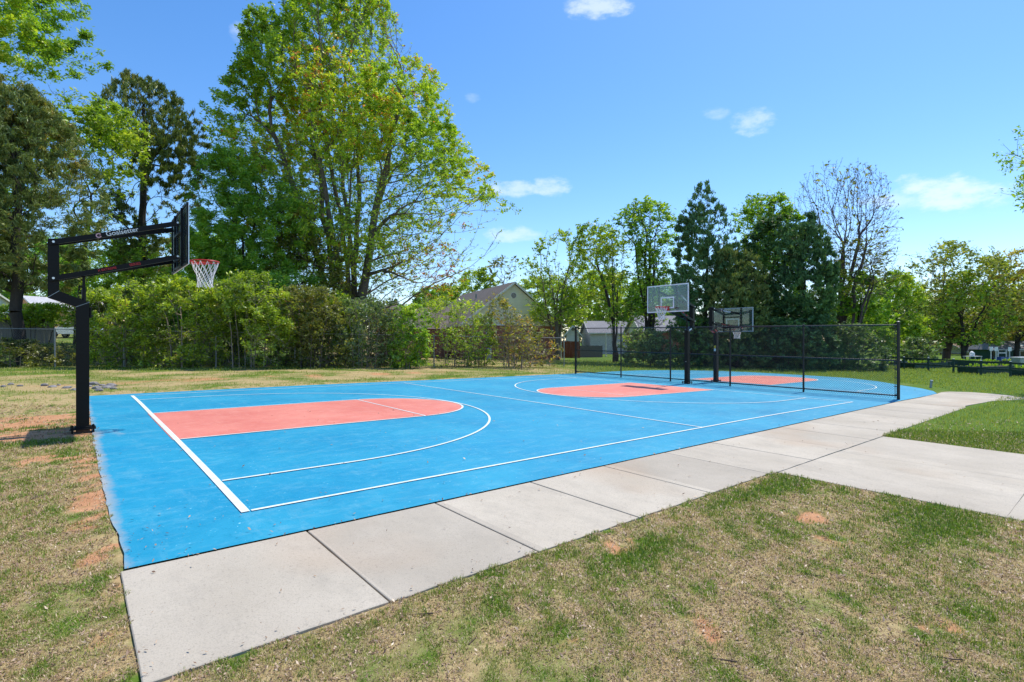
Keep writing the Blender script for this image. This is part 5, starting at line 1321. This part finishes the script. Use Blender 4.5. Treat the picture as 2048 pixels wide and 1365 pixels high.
# stake and utility marker on the lawn
x, y, z = at(1857, 121); mb = MB(); mb.tube((0, 0, 0), (.03, 0, 3.3), .07, n=8); mb.tube((.03, 0, 3.3), (.03, 0, 3.42), .1, .06, n=8); tag(mb.build('stake', M['galv'], loc=(x, y, z)), 'thin grey stake standing on the lawn before the garden fence', 'stake')
x, y, z = gp(1861, 776)
mk = empty('marker_post', (x, y, z), 0, 'short grey green utility marker tube leaning on the lawn by the court tip', 'marker post')
mb = MB(); mb.tube((0, 0, -.05), (.06, -.12, .98), .15, n=14); mb.build('tube', M['greymetal'], mk); mb = MB(); mb.tube((.06, -.12, .98), (.065, -.13, 1.05), .17, .12, n=14); mb.build('cap', M['white'], mk)

# ------------------------------------------------------------------ stones and fallen sticks
r_ = random.Random(21)
us_ = [6, 22, 40, 88, 104, 118, 133, 150, 176, 186, 194, 203, 212, 222, 229, 158, 197]
rank = [sorted(us_).index(q) for q in us_]
for i, (u, v) in enumerate([(6, 772), (22, 768), (40, 771), (88, 770), (104, 773), (118, 769), (133, 775), (150, 779), (176, 772), (186, 768), (194, 776), (203, 770), (212, 775), (222, 772), (229, 777), (158, 771), (197, 781)]):
    x, y, z = gp(u, v + 2)
    s = r_.uniform(.6, 1.25) * (1.15 if u > 170 else .85)
    o = blobmesh('stone', M['stone'], (x, y, z + .04 * s), (1.0 * s, .7 * s, .45 * s), 50 + i, r_.uniform(0, 3), .2)
    nm = ['first', 'second', 'third', 'fourth', 'fifth', 'sixth', 'seventh', 'eighth', 'ninth', 'tenth', 'eleventh', 'twelfth', 'thirteenth', 'fourteenth', 'fifteenth', 'sixteenth', 'seventeenth'][rank[i]]
    tag(o, 'rough grey stone, ' + nm + ' from the left in the broken row left of the court', 'stone', 'row of grey stones left of the court')
for (u, v, L_, a, r0, lab) in [(866, 1232, .42, 2.6, .018, 'short dark stick on the grass below the sidewalk, near the bottom middle'), (938, 1294, .36, .4, .014, 'thin grey stick flat on the grass at the bottom, right of the dark stick'),
        (1648, 1158, .5, 1.9, .014, 'pale thin stick lying in the worn grass at the lower right'), (1475, 1330, .55, 2.1, .016, 'long grey stick near the bottom edge, lower right'),
        (60, 1002, .9, .9, .02, 'long thin stick on the dry grass left of the court'), (1240, 1105, .3, .2, .012, 'small pale stick beside the dark green grass patch'), (1925, 1325, .6, 2.4, .013, 'pale stick near the bottom right corner')]:
    x, y, z = gp(u, v); mb = MB(); p = Vector((0, 0, .05)); rr = random.Random(int(u)); pts = []
    for k in range(6): pts.append(tuple(p)); p = p + Vector((math.cos(a), math.sin(a), rr.uniform(-.05, .05))) * L_ / 5; a += rr.uniform(-.25, .25)
    for k in range(5): mb.tube(pts[k], pts[k + 1], r0 * (1 - k * .14), r0 * (1 - (k + 1) * .14), 6)
    mb.tube(pts[2], tuple(Vector(pts[2]) + Vector((math.cos(a + 1), math.sin(a + 1), .1)) * L_ * .3), r0 * .5, r0 * .2, 5)
    tag(mb.build('stick', M['twig'], loc=(x, y, z)), lab, 'stick')
